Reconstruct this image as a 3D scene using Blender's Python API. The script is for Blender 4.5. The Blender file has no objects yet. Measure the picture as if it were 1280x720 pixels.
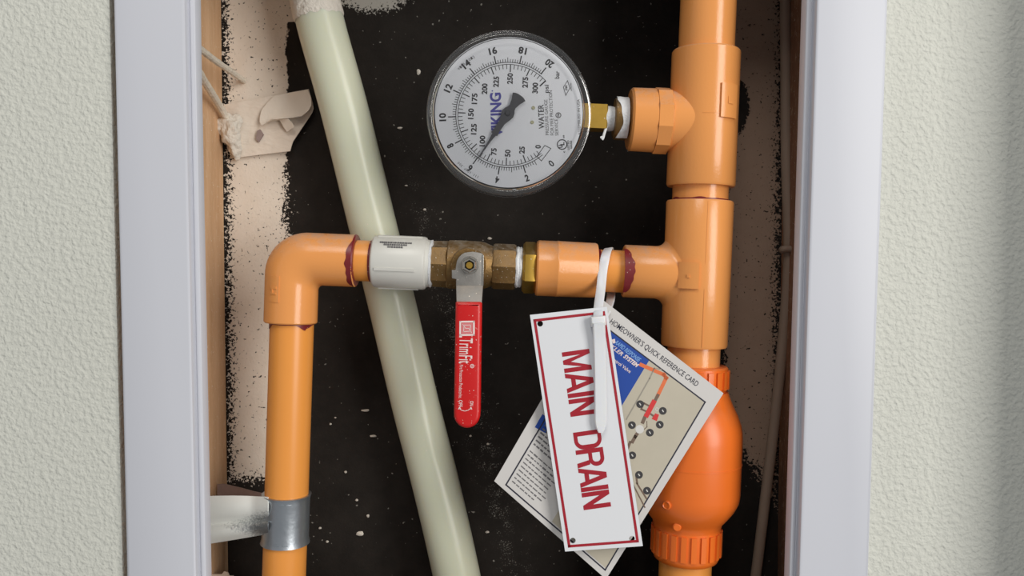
import bpy, bmesh, math, random
from mathutils import Vector, Matrix, Euler, noise as mnoise

random.seed(7)
SC = bpy.context.scene
COL = SC.collection
PI = math.pi

# ------------------------------------------------------------------ camera
F = 1000.0                       # focal length in pixels of the 1280 px wide frame
CAM = Vector((0.0, 0.0, 1.4))
cam_d = bpy.data.cameras.new('camera')
cam_d.sensor_width = 36.0
cam_d.lens = 36.0 * F / 1280.0
cam_d.clip_start = 0.01
cam_d.clip_end = 50
cam = bpy.data.objects.new('camera', cam_d)
COL.objects.link(cam)
cam.location = CAM
cam.rotation_euler = Euler((math.radians(90 - 2.0), 0, 0))
SC.camera = cam
ROT = cam.rotation_euler.to_matrix()

# ------------------------------------------------------------------ world, window light, exposure
world = bpy.data.worlds.new('room_light')
SC.world = world
world.use_nodes = True
wbg = world.node_tree.nodes['Background']
wbg.inputs[0].default_value = (0.93, 0.96, 1.0, 1)
wbg.inputs[1].default_value = 0.27


def area(name, loc, target, sx, sy, power, color):
    l = bpy.data.lights.new(name, 'AREA')
    l.shape = 'RECTANGLE'
    l.size, l.size_y = sx, sy
    l.energy = power
    l.color = color
    o = bpy.data.objects.new(name, l)
    COL.objects.link(o)
    o.location = loc
    o.rotation_euler = (Vector(target) - Vector(loc)).to_track_quat('-Z', 'Y').to_euler()
    return o


area('window_light', (1.66, -1.40, 1.80), (0, 0.45, 1.4), 1.0, 2.0, 46.0, (1.0, 0.97, 0.92))
area('ceiling_lamp', (-0.15, -0.6, 2.55), (0, 0.45, 1.4), 0.6, 0.6, 7.0, (1.0, 0.96, 0.90))
vs = SC.view_settings
vs.view_transform = 'Standard'
vs.look = 'None'
vs.exposure = 0.0
vs.gamma = 1.0
vs.use_curve_mapping = False


# ------------------------------------------------------------------ measuring helpers
def ray(u, v):
    return ROT @ Vector(((u - 640.0) / F, (360.0 - v) / F, -1.0))


def P(u, v, y):
    """the point at distance y (metres, along the wall's normal) seen at pixel u, v"""
    r = ray(u, v)
    return CAM + r * (y / r.y)


class Plane:
    def __init__(s, o, n):
        s.o, s.n = o, n.normalized()
        if s.n.y > 0:
            s.n = -s.n

    def __call__(s, u, v, off=0.0):
        r = ray(u, v)
        t = ((s.o + s.n * off) - CAM).dot(s.n) / r.dot(s.n)
        return CAM + r * t


def flat_plane(y):
    return Plane(P(640, 360, y), Vector((0, -1, 0)))


def plane3(a, b, c):
    return Plane(a, (b - a).cross(c - a))


# ------------------------------------------------------------------ materials
def lin(c):
    out = []
    for x in c[:3]:
        x /= 255.0
        out.append(x / 12.92 if x <= 0.04045 else ((x + 0.055) / 1.055) ** 2.4)
    return (*out, 1.0)


class NT:
    """small node-tree builder"""
    def __init__(s, name):
        s.m = bpy.data.materials.new(name)
        s.m.use_nodes = True
        s.t = s.m.node_tree
        s.n = s.t.nodes
        s.b = s.n['Principled BSDF']
        s.out = s.n['Material Output']

    def link(s, a, b):
        s.t.links.new(a, b)

    def setin(s, sock, v):
        if hasattr(v, 'is_linked') or isinstance(v, bpy.types.NodeSocket):
            s.link(v, sock)
        else:
            sock.default_value = v

    def math(s, op, a, b=0.0, c=0.0, clamp=False):
        n = s.n.new('ShaderNodeMath')
        n.operation = op
        n.use_clamp = clamp
        s.setin(n.inputs[0], a)
        s.setin(n.inputs[1], b)
        if op in ('MULTIPLY_ADD', 'SMOOTH_MIN', 'COMPARE'):
            s.setin(n.inputs[2], c)
        return n.outputs[0]

    def step(s, x, lo, hi):
        n = s.n.new('ShaderNodeMapRange')
        n.clamp = True
        s.setin(n.inputs[0], x)
        n.inputs[1].default_value, n.inputs[2].default_value = lo, hi
        return n.outputs[0]

    def coord(s, scale=(1, 1, 1), which='Object'):
        tc = s.n.new('ShaderNodeTexCoord')
        mp = s.n.new('ShaderNodeMapping')
        mp.inputs['Scale'].default_value = scale
        s.link(tc.outputs[which], mp.inputs[0])
        return mp.outputs[0]

    def noise(s, scale, detail=2.0, rough=0.5, vec=None):
        n = s.n.new('ShaderNodeTexNoise')
        n.inputs['Scale'].default_value = scale
        n.inputs['Detail'].default_value = detail
        n.inputs['Roughness'].default_value = rough
        s.link(vec if vec is not None else s.coord(), n.inputs['Vector'])
        return n.outputs[0]

    def voronoi(s, scale, vec=None):
        n = s.n.new('ShaderNodeTexVoronoi')
        n.inputs['Scale'].default_value = scale
        s.link(vec if vec is not None else s.coord(), n.inputs['Vector'])
        return n

    def mix(s, f, a, b):
        n = s.n.new('ShaderNodeMix')
        n.data_type = 'RGBA'
        s.setin(n.inputs[0], f)
        s.setin(n.inputs[6], a)
        s.setin(n.inputs[7], b)
        return n.outputs[2]

    def bump(s, h, dist, strength=1.0, normal=None):
        n = s.n.new('ShaderNodeBump')
        n.inputs['Distance'].default_value = dist
        n.inputs['Strength'].default_value = strength
        s.link(h, n.inputs['Height'])
        if normal is not None:
            s.link(normal, n.inputs['Normal'])
        return n.outputs[0]

    def up(s):
        g = s.n.new('ShaderNodeNewGeometry')
        x = s.n.new('ShaderNodeSeparateXYZ')
        s.link(g.outputs['Normal'], x.inputs[0])
        return x.outputs[2]


def mat(name, rgb, rough=0.5, metal=0.0, var=0.0, scale=60, bump=0.0, bscale=300, spec=0.5, dust=0.0,
        dust_rgb=(205, 185, 165), coat=0.0, stretch=(1, 1, 1), sss=0.0, trans=0.0, specks=0.0):
    k = NT(name)
    b = k.b
    base = lin(rgb)
    col = None
    if var:
        d = tuple(max(0, c * (1 - var)) for c in base[:3]) + (1,)
        l = tuple(min(1, c * (1 + var)) for c in base[:3]) + (1,)
        col = k.mix(k.noise(scale, 4, 0.6, k.coord(stretch)), d, l)
    else:
        b.inputs['Base Color'].default_value = base
        col = base
    if dust:
        n = k.noise(220, 3, 0.6)
        u = k.step(k.up(), 0.25, 0.95)
        f = k.math('MULTIPLY', k.math('MULTIPLY', u, k.step(n, 0.3, 0.62)), dust, clamp=True)
        col = k.mix(f, col, lin(dust_rgb))
        k.link(k.math('ADD', k.math('MULTIPLY', f, 0.4), rough, clamp=True), b.inputs['Roughness'])
    else:
        b.inputs['Roughness'].default_value = rough
    if specks:
        sp = k.step(k.noise(900, 1, 0.5), 0.76 - specks * 0.1, 0.79 - specks * 0.1)
        col = k.mix(sp, col, lin((225, 215, 200)))
    if not isinstance(col, tuple):
        k.link(col, b.inputs['Base Color'])
    b.inputs['Metallic'].default_value = metal
    b.inputs['Specular IOR Level'].default_value = spec
    b.inputs['Coat Weight'].default_value = coat
    if sss:
        b.inputs['Subsurface Weight'].default_value = sss
        b.inputs['Subsurface Radius'].default_value = (1.0, 0.8, 0.5)
        b.inputs['Subsurface Scale'].default_value = 0.006
    if trans:
        b.inputs['Transmission Weight'].default_value = trans
    if bump:
        k.link(k.bump(k.noise(bscale, 2, 0.5, k.coord(stretch)), bump), b.inputs['Normal'])
    return k.m


def glass_mat(name, tint, gloss_rough=0.03, extra=0.0, scuff=0.0):
    k = NT(name)
    k.n.remove(k.b)
    tr = k.n.new('ShaderNodeBsdfTransparent')
    tr.inputs[0].default_value = tint
    gl = k.n.new('ShaderNodeBsdfGlossy')
    gl.inputs['Roughness'].default_value = gloss_rough
    fr = k.n.new('ShaderNodeFresnel')
    fr.inputs[0].default_value = 1.45
    mx = k.n.new('ShaderNodeMixShader')
    k.link(k.math('ADD', fr.outputs[0], extra, clamp=True), mx.inputs[0])
    k.link(tr.outputs[0], mx.inputs[1])
    k.link(gl.outputs[0], mx.inputs[2])
    last = mx.outputs[0]
    if scuff:
        df = k.n.new('ShaderNodeBsdfDiffuse')
        df.inputs[0].default_value = (0.8, 0.8, 0.8, 1)
        m2 = k.n.new('ShaderNodeMixShader')
        m2.inputs[0].default_value = scuff
        k.link(last, m2.inputs[1])
        k.link(df.outputs[0], m2.inputs[2])
        last = m2.outputs[0]
    k.link(last, k.out.inputs[0])
    return k.m


def wall_paint(name, rgb, bscale, dist):
    k = NT(name)
    n1 = k.noise(bscale, 2, 0.45)
    n2 = k.noise(bscale * 3.1, 2, 0.5)
    h = k.math('ADD', k.step(n1, 0.38, 0.66), k.math('MULTIPLY', n2, 0.35))
    c = lin(rgb)
    k.link(k.mix(k.noise(12, 3, 0.5), tuple(x * 0.96 for x in c[:3]) + (1,), tuple(x * 1.03 for x in c[:3]) + (1,)),
           k.b.inputs['Base Color'])
    k.b.inputs['Roughness'].default_value = 0.62
    k.b.inputs['Specular IOR Level'].default_value = 0.3
    k.link(k.bump(h, dist), k.b.inputs['Normal'])
    return k.m


BACK_D = 0.535


def back_board():
    """black-faced board with tan texture overspray along both sides (coords relative to the camera height)"""
    k = NT('black_board_with_overspray')
    tc = k.n.new('ShaderNodeTexCoord')
    sx = k.n.new('ShaderNodeSeparateXYZ')
    k.link(tc.outputs['Object'], sx.inputs[0])
    s = F / BACK_D
    u = k.math('MULTIPLY_ADD', sx.outputs[0], s, 640.0)
    v = k.math('MULTIPLY_ADD', sx.outputs[2], -s, 360.0 - math.tan(math.radians(2.0)) * F)
    fine = k.noise(620, 3, 0.65)
    coarse = k.noise(110, 3, 0.6)
    nf = k.math('SUBTRACT', fine, 0.5)
    nc = k.math('SUBTRACT', coarse, 0.5)
    # left overspray: its right edge steps at the torn notch, ragged below
    top = k.math('SUBTRACT', 1.0, k.step(v, 29.0, 31.0))
    low = k.step(v, 190.0, 240.0)
    bound = k.math('ADD', k.math('MULTIPLY_ADD', top, 50.0, 361.0), k.math('MULTIPLY', low, -3.0))
    amp = k.math('MULTIPLY_ADD', low, 55.0, 5.0)
    wob = k.math('ADD', k.math('MULTIPLY', nf, amp), k.math('MULTIPLY', nc, 22.0))
    la = k.step(k.math('ADD', k.math('SUBTRACT', bound, u), wob), -0.8, 0.8)
    lb = k.step(k.math('ADD', k.math('SUBTRACT', u, 287.0), k.math('MULTIPLY', nf, 62.0)), -0.8, 0.8)
    lc = k.step(k.math('ADD', k.math('SUBTRACT', 600.0, v), k.math('MULTIPLY', nf, 70.0)), -0.8, 0.8)
    left = k.math('MULTIPLY', k.math('MULTIPLY', la, lb), lc)
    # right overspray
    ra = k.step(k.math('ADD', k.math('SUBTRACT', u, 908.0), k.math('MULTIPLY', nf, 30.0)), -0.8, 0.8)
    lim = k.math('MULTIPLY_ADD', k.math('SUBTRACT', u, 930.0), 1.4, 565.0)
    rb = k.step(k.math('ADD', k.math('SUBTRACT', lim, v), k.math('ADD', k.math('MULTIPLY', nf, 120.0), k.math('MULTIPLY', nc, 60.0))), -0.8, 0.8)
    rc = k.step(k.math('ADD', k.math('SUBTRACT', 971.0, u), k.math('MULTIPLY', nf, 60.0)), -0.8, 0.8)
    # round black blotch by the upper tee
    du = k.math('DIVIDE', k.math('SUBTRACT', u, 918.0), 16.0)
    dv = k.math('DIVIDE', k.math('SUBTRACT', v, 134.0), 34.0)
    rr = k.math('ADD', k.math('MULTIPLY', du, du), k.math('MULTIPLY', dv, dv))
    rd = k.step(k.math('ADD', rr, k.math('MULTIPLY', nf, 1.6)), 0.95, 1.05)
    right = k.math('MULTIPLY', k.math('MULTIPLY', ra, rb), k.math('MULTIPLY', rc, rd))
    tan = k.math('MAXIMUM', left, right)
    # sparse black pin specks left uncovered
    sp = k.math('SUBTRACT', 1.0, k.step(k.noise(480, 2, 0.6), 0.665, 0.70))
    tan = k.math('MULTIPLY', tan, sp)
    # white dust: a patch at the top, streaks along the milky tube, pin specks everywhere
    d1 = k.math('DIVIDE', k.math('SUBTRACT', u, 468.0), 46.0)
    d2 = k.math('DIVIDE', k.math('SUBTRACT', v, -8.0), 26.0)
    dd = k.math('ADD', k.math('MULTIPLY', d1, d1), k.math('MULTIPLY', d2, d2))
    patch = k.math('MULTIPLY', k.step(k.math('ADD', dd, k.math('MULTIPLY', nf, 3.2)), 1.0, 0.85), 0.8)
    tube_u = k.math('MULTIPLY_ADD', v, 0.262, 412.0)
    off = k.math('ABSOLUTE', k.math('SUBTRACT', u, k.math('ADD', tube_u, 46.0)))
    near = k.math('MULTIPLY', k.math('MULTIPLY', k.step(off, 44.0, 4.0), k.step(v, 60.0, 330.0)), k.step(coarse, 0.35, 0.6))
    thr = k.math('SUBTRACT', k.noise(1000, 3, 0.7), k.math('MULTIPLY_ADD', near, -0.17, 0.70))
    streak = k.math('MULTIPLY', k.step(thr, 0.0, 0.10), 0.45)
    pin = k.math('MULTIPLY', k.step(k.noise(420, 1, 0.5), 0.765, 0.79), 0.4)
    white = k.math('MAXIMUM', k.math('MAXIMUM', patch, streak), pin)
    blk = k.mix(k.noise(55, 4, 0.7), lin((27, 24, 22)), lin((54, 49, 45)))
    blk = k.mix(white, blk, lin((205, 200, 190)))
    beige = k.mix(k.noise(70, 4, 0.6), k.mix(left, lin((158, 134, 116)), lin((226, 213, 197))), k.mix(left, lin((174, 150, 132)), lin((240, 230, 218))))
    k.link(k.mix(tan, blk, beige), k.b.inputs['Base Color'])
    k.b.inputs['Roughness'].default_value = 0.8
    k.b.inputs['Specular IOR Level'].default_value = 0.15
    h = k.math('ADD', k.math('MULTIPLY', tan, 1.0), k.math('MULTIPLY', fine, 0.6))
    k.link(k.bump(h, 0.0006, 0.8), k.b.inputs['Normal'])
    return k.m


def wood_mat(name, a, b, specks=True):
    k = NT(name)
    n = k.noise(40, 5, 0.6, k.coord((3, 3, 0.25)))
    n2 = k.noise(420, 3, 0.6, k.coord((1, 1, 0.35)))
    col = k.mix(k.step(n, 0.3, 0.7), lin(a), lin(b))
    col = k.mix(k.math('MULTIPLY', k.step(n2, 0.55, 0.68), 0.35), col, lin((236, 210, 178)))
    if specks:
        col = k.mix(k.step(k.noise(700, 2, 0.5), 0.70, 0.73), col, lin((240, 226, 205)))
    k.link(col, k.b.inputs['Base Color'])
    k.b.inputs['Roughness'].default_value = 0.8
    k.link(k.bump(n2, 0.0004), k.b.inputs['Normal'])
    return k.m


M = {}
M['wall'] = wall_paint('grey_wall_paint', (208, 209, 200), 360, 0.00036)
M['trim'] = mat('white_plastic_trim', (204, 206, 214), 0.42, var=0.015, scale=8)
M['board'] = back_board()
M['wood'] = wood_mat('stud_wood', (208, 164, 122), (230, 190, 150))
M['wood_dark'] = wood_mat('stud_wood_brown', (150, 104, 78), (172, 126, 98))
M['plate'] = mat('plate_wood', (180, 140, 100), 0.8, var=0.15)
M['orange'] = mat('orange_pipe_plastic', (238, 156, 72), 0.30, var=0.03, scale=25, dust=0.25)
M['orange_fit'] = mat('orange_fitting_plastic', (236, 158, 88), 0.20, var=0.03, scale=25, dust=0.75, dust_rgb=(196, 160, 136), bump=0.00005, bscale=900)
M['orange_deep'] = mat('deep_orange_plastic', (238, 116, 40), 0.30, var=0.05, scale=30, dust=0.6, dust_rgb=(205, 130, 88))
M['primer'] = mat('maroon_primer', (120, 34, 38), 0.35, var=0.25, scale=200, specks=0.2)
M['white_pvc'] = mat('white_plastic', (214, 213, 206), 0.32, var=0.02, dust=0.3, dust_rgb=(180, 172, 160))
M['tape'] = mat('white_thread_tape', (222, 224, 226), 0.6, var=0.06, scale=500, bump=0.0004, bscale=700)
M['brass_dusty'] = mat('dull_dusty_brass', (138, 108, 66), 0.5, 0.75, var=0.3, scale=150, dust=1.1, dust_rgb=(150, 138, 122), bump=0.0002, bscale=700, specks=0.25)
M['brass'] = mat('brass', (196, 158, 72), 0.36, 0.85, var=0.15, scale=200, dust=0.6, dust_rgb=(170, 158, 140), specks=0.1)
M['steel'] = mat('dull_steel', (150, 147, 142), 0.55, 0.55, var=0.15, scale=300, bump=0.0001, bscale=1200, dust=0.4, specks=0.15)
M['chrome'] = mat('bright_steel', (186, 182, 174), 0.3, 0.9, var=0.1, scale=200)
M['galv'] = mat('galvanised_steel', (168, 174, 180), 0.36, 0.8, var=0.12, scale=90, bump=0.00015, bscale=250)
M['red'] = mat('red_vinyl_grip', (204, 24, 24), 0.36, var=0.06, scale=60, dust=0.2, specks=0.3)
M['print_white'] = mat('white_print', (232, 214, 210), 0.5)
M['print_pink'] = mat('pink_print', (214, 120, 122), 0.5)
M['dial'] = mat('white_dial', (240, 242, 247), 0.5)
M['ink'] = mat('black_ink', (52, 50, 52), 0.6)
M['grey_ink'] = mat('grey_ink', (104, 102, 104), 0.6)
M['violet_ink'] = mat('violet_ink', (84, 82, 168), 0.6)
M['needle'] = mat('dark_grey_needle', (74, 74, 78), 0.55)
M['rivet'] = mat('pale_brass_rivet', (206, 204, 172), 0.45, 0.5)
M['lens'] = glass_mat('clear_lens', (1, 1, 1, 1))
M['rim'] = glass_mat('clear_plastic_rim', (0.98, 0.98, 0.98, 1), 0.09, 0.0, 0.035)
M['case'] = mat('black_case', (38, 38, 38), 0.4)
M['milky'] = mat('milky_tube_plastic', (208, 210, 188), 0.27, var=0.05, scale=14, sss=0.5, spec=0.5, specks=0.05)
M['plaster'] = mat('rough_plaster', (222, 214, 202), 0.85, var=0.08, scale=200, bump=0.0012, bscale=420)
M['paper'] = mat('torn_paper', (230, 218, 204), 0.85, var=0.05, scale=90, bump=0.0008, bscale=160, stretch=(1, 1, 2))
M['paper_light'] = mat('torn_paper_light', (228, 218, 205), 0.85, var=0.04, scale=90, bump=0.0003, bscale=300)
M['paper_grey'] = mat('grey_paper', (150, 132, 128), 0.85, var=0.15, scale=80, bump=0.0004)
M['wire'] = mat('dusty_wire', (226, 214, 198), 0.8, var=0.35, scale=420, bump=0.0005, bscale=500)
M['cable'] = mat('grey_cable', (158, 138, 122), 0.6, var=0.08, scale=60)
M['sign'] = mat('white_sign_face', (222, 224, 228), 0.34)
M['sign_red'] = mat('red_sign_print', (160, 10, 34), 0.45)
M['card'] = mat('white_card', (206, 203, 200), 0.5)
M['navy'] = mat('navy_ink', (26, 28, 48), 0.5)
M['blue'] = mat('blue_print', (12, 66, 156), 0.45)
M['pale_blue'] = mat('pale_blue_print', (122, 166, 222), 0.5)
M['photo_bg'] = mat('beige_photo_print', (188, 180, 162), 0.45, var=0.12, scale=30)
M['photo_orange'] = mat('orange_photo_print', (222, 112, 62), 0.5)
M['photo_red'] = mat('red_photo_print', (208, 48, 48), 0.5)
M['photo_brown'] = mat('brown_photo_print', (112, 92, 78), 0.5)
M['photo_grey'] = mat('grey_photo_print', (150, 144, 132), 0.5)
M['photo_white'] = mat('white_photo_print', (210, 208, 204), 0.5)
M['tie'] = mat('white_nylon', (226, 228, 230), 0.35, sss=0.3)


def arm_mat():
    """galvanised strap with white overspray fading towards the pipe"""
    k = NT('strap_with_white_overspray')
    tc = k.n.new('ShaderNodeTexCoord')
    sx = k.n.new('ShaderNodeSeparateXYZ')
    k.link(tc.outputs['Object'], sx.inputs[0])
    n = k.noise(900, 3, 0.7)
    zc = k.math('ABSOLUTE', k.math('MULTIPLY', sx.outputs[2], 90.0))
    f = k.math('ADD', k.math('MULTIPLY', sx.outputs[0], -38.0), k.math('ADD', zc, k.math('MULTIPLY', k.math('SUBTRACT', n, 0.5), 1.6)))
    f = k.step(f, -0.35, 0.35)
    k.link(k.mix(f, lin((140, 145, 148)), lin((222, 223, 218))), k.b.inputs['Base Color'])
    k.link(k.math('SUBTRACT', 0.75, k.math('MULTIPLY', f, 0.75)), k.b.inputs['Metallic'])
    k.b.inputs['Roughness'].default_value = 0.45
    return k.m


M['arm'] = arm_mat()


# ------------------------------------------------------------------ object helpers
def tag(o, label=None, cat=None, group=None, kind=None):
    if label: o['label'] = label
    if cat: o['category'] = cat
    if group: o['group'] = group
    if kind: o['kind'] = kind
    return o


def thing(name, base, label, cat, group=None):
    o = bpy.data.objects.new(name, None)
    o.empty_display_size = 0.01
    COL.objects.link(o)
    o.location = base
    return tag(o, label, cat, group)


def wloc(o):
    v = Vector((0, 0, 0))
    while o is not None:
        v = v + o.location
        o = o.parent
    return v


def build(name, bm, m, parent=None, origin=None, sharp=0.6, smooth=True):
    """links bm (in world coordinates) as one mesh object"""
    bmesh.ops.remove_doubles(bm, verts=bm.verts, dist=1e-7)
    bm.normal_update()
    for f in bm.faces:
        f.smooth = smooth
    for e in bm.edges:
        if len(e.link_faces) == 2 and e.calc_face_angle(0) > sharp:
            e.smooth = False
    if origin is None:
        lo = Vector((min(v.co[i] for v in bm.verts) for i in range(3)))
        hi = Vector((max(v.co[i] for v in bm.verts) for i in range(3)))
        origin = (lo + hi) / 2
        if parent is None:
            origin.z = lo.z
    for v in bm.verts:
        v.co -= origin
    me = bpy.data.meshes.new(name)
    bm.to_mesh(me)
    bm.free()
    me.materials.append(m)
    o = bpy.data.objects.new(name, me)
    COL.objects.link(o)
    if parent is not None:
        o.parent = parent
        o.location = origin - wloc(parent)
    else:
        o.location = origin
    return o


def B():
    return bmesh.new()


def axes(a):
    a = a.normalized()
    e1 = Vector((0, -1, 0))
    e1 = (e1 - a * e1.dot(a))
    e1 = e1.normalized() if e1.length > 1e-4 else Vector((0, 0, 1))
    return a, e1, e1.cross(a).normalized()


def face(bm, vs):
    try:
        return bm.faces.new(vs)
    except ValueError:
        return None


def lathe(bm, A, a, prof, n=48, phase=0.0, cap=True):
    """prof: [(s, r)...] along axis a from A, a ring per entry"""
    a, e1, e2 = axes(a)
    rings = []
    for s, r in prof:
        c = A + a * s
        if r <= 1e-9:
            rings.append([bm.verts.new(c)])
        else:
            rings.append([bm.verts.new(c + (e1 * math.cos(phase + 2 * PI * i / n) + e2 * math.sin(phase + 2 * PI * i / n)) * r) for i in range(n)])
    for p, q in zip(rings, rings[1:]):
        for i in range(n):
            j = (i + 1) % n
            if len(p) == 1 and len(q) == 1:
                continue
            if len(p) == 1:
                face(bm, (p[0], q[j], q[i]))
            elif len(q) == 1:
                face(bm, (p[i], p[j], q[0]))
            else:
                face(bm, (p[i], p[j], q[j], q[i]))
    if cap:
        for r in (rings[0], rings[-1]):
            if len(r) > 2:
                face(bm, r)
    bmesh.ops.recalc_face_normals(bm, faces=bm.faces)


def line_lathe(bm, fn, prof, y, n=48, phase=0.0, k=0.975):
    """prof [(pixel along the run, radius in pixels)], fn(pixel) -> point on the axis"""
    A = fn(prof[0][0])
    Bp = fn(prof[-1][0])
    a = (Bp - A).normalized()
    lathe(bm, A, a, [((fn(t) - A).dot(a), r * y / F * k) for t, r in prof], n, phase)
    return A, a


def patch(bm, A, a, r, s0, s1, a0, a1, th, ns=2, na=8, ext=None):
    """raised curved patch on a cylinder: s range, angle range (0 faces the viewer), thickness; ext(i/na) -> (s0, s1)"""
    a, e1, e2 = axes(a)
    lo, hi = [], []
    for i in range(na + 1):
        t = i / na
        ang = a0 + (a1 - a0) * t
        d = e1 * math.cos(ang) + e2 * math.sin(ang)
        q0, q1 = ext(t) if ext else (s0, s1)
        lo.append([bm.verts.new(A + a * (q0 + (q1 - q0) * j / ns) + d * (r - 0.0004)) for j in range(ns + 1)])
        hi.append([bm.verts.new(A + a * (q0 + (q1 - q0) * j / ns) + d * (r + th)) for j in range(ns + 1)])
    for i in range(na):
        for j in range(ns):
            face(bm, (hi[i][j], hi[i + 1][j], hi[i + 1][j + 1], hi[i][j + 1]))
        face(bm, (lo[i][0], lo[i + 1][0], hi[i + 1][0], hi[i][0]))
        face(bm, (lo[i][ns], hi[i][ns], hi[i + 1][ns], lo[i + 1][ns]))
    for j in range(ns):
        face(bm, (lo[0][j], hi[0][j], hi[0][j + 1], lo[0][j + 1]))
        face(bm, (lo[na][j], lo[na][j + 1], hi[na][j + 1], hi[na][j]))
    bmesh.ops.recalc_face_normals(bm, faces=bm.faces)


def box(bm, lo, hi, bevel=0.0, seg=2):
    r = bmesh.ops.create_cube(bm, size=1.0)
    c = [(lo[i] + hi[i]) / 2 for i in range(3)]
    s = [hi[i] - lo[i] for i in range(3)]
    for v in r['verts']:
        v.co = Vector([c[i] + v.co[i] * s[i] for i in range(3)])
    if bevel:
        es = list({e for v in r['verts'] for e in v.link_edges})
        bmesh.ops.bevel(bm, geom=es, offset=bevel, segments=seg, affect='EDGES', profile=0.5)


def tube(bm, pts, r, n=10, cap=True, rf=None):
    rings = []
    prev = None
    for i, p in enumerate(pts):
        t = (pts[min(i + 1, len(pts) - 1)] - pts[max(i - 1, 0)]).normalized()
        if prev is None:
            e = t.orthogonal().normalized()
        else:
            e = (prev - t * prev.dot(t)).normalized()
        prev = e
        f = t.cross(e)
        rad = rf(i / (len(pts) - 1)) if rf else r
        rings.append([bm.verts.new(p + (e * math.cos(2 * PI * k / n) + f * math.sin(2 * PI * k / n)) * rad) for k in range(n)])
    for p, q in zip(rings, rings[1:]):
        for i in range(n):
            face(bm, (p[i], p[(i + 1) % n], q[(i + 1) % n], q[i]))
    if cap:
        face(bm, rings[0]); face(bm, rings[-1])
    bmesh.ops.recalc_face_normals(bm, faces=bm.faces)


def catmull(pts, k=8):
    out = []
    P_ = [pts[0] * 2 - pts[1]] + list(pts) + [pts[-1] * 2 - pts[-2]]
    for i in range(1, len(P_) - 2):
        p0, p1, p2, p3 = P_[i - 1:i + 3]
        for j in range(k):
            t = j / k
            out.append(0.5 * ((2 * p1) + (p2 - p0) * t + (2 * p0 - 5 * p1 + 4 * p2 - p3) * t * t + (3 * p1 - p0 - 3 * p2 + p3) * t ** 3))
    out.append(pts[-1])
    return out


def slab(bm, pl, outline, th, bevel=0.0, off=0.0, seg=3):
    """polygon (pixels) on plane pl, extruded away from the viewer by th, front edge rounded"""
    vs_ = [bm.verts.new(pl(u, v, off)) for u, v in outline]
    f = bm.faces.new(vs_)
    f.normal_update()
    if f.normal.y > 0:
        f.normal_flip()
    g = bmesh.ops.extrude_face_region(bm, geom=[f])
    nv = [e for e in g['geom'] if isinstance(e, bmesh.types.BMVert)]
    for v in nv:
        v.co -= pl.n * th
    bmesh.ops.recalc_face_normals(bm, faces=bm.faces)
    if bevel:
        s = set(vs_)
        es = [e for e in bm.edges if e.verts[0] in s and e.verts[1] in s]
        bmesh.ops.bevel(bm, geom=es, offset=bevel, segments=seg, affect='EDGES', profile=0.5)


def holed_slab(pl, outline, holes, th, off=0.0):
    """plate with round holes, from a filled 2D curve"""
    cu = bpy.data.curves.new('plate_outline', 'CURVE')
    cu.dimensions = '2D'
    cu.fill_mode = 'BOTH'
    loops = [outline] + [[(u + r * math.cos(2 * PI * i / 20), v + r * math.sin(2 * PI * i / 20)) for i in range(20)] for u, v, r in holes]
    for lp in loops:
        sp = cu.splines.new('POLY')
        sp.points.add(len(lp) - 1)
        for p, (u, v) in zip(sp.points, lp):
            p.co = (u, -v, 0, 1)
        sp.use_cyclic_u = True
    cu.extrude = 0.5
    verts, faces = eval_curve(cu)
    bm = B()
    vv = [bm.verts.new(pl(x, -y, off) - pl.n * (0 if z > 0 else th)) for x, y, z in verts]
    for f in faces:
        face(bm, [vv[i] for i in f])
    bmesh.ops.remove_doubles(bm, verts=bm.verts, dist=1e-7)
    bmesh.ops.recalc_face_normals(bm, faces=bm.faces)
    return bm


def eval_curve(cu):
    o = bpy.data.objects.new('tmp', cu)
    COL.objects.link(o)
    dg = bpy.context.evaluated_depsgraph_get()
    dg.update()
    me = bpy.data.meshes.new_from_object(o.evaluated_get(dg))
    verts = [tuple(v.co) for v in me.vertices]
    faces = [tuple(p.vertices) for p in me.polygons]
    bpy.data.objects.remove(o)
    bpy.data.meshes.remove(me)
    bpy.data.curves.remove(cu)
    return verts, faces


_glyphs = {}


def glyphs(s, bold=0.0, shear=0.0, spacing=1.0):
    key = (s, bold, shear, spacing)
    if key not in _glyphs:
        cu = bpy.data.curves.new('letters', 'FONT')
        cu.body = s
        cu.size = 1.0
        cu.resolution_u = 3
        cu.offset = bold
        cu.shear = shear
        cu.space_character = spacing
        _glyphs[key] = eval_curve(cu)
    return _glyphs[key]


def cap_height():
    v, _ = glyphs('H')
    return max(p[1] for p in v)


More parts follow.
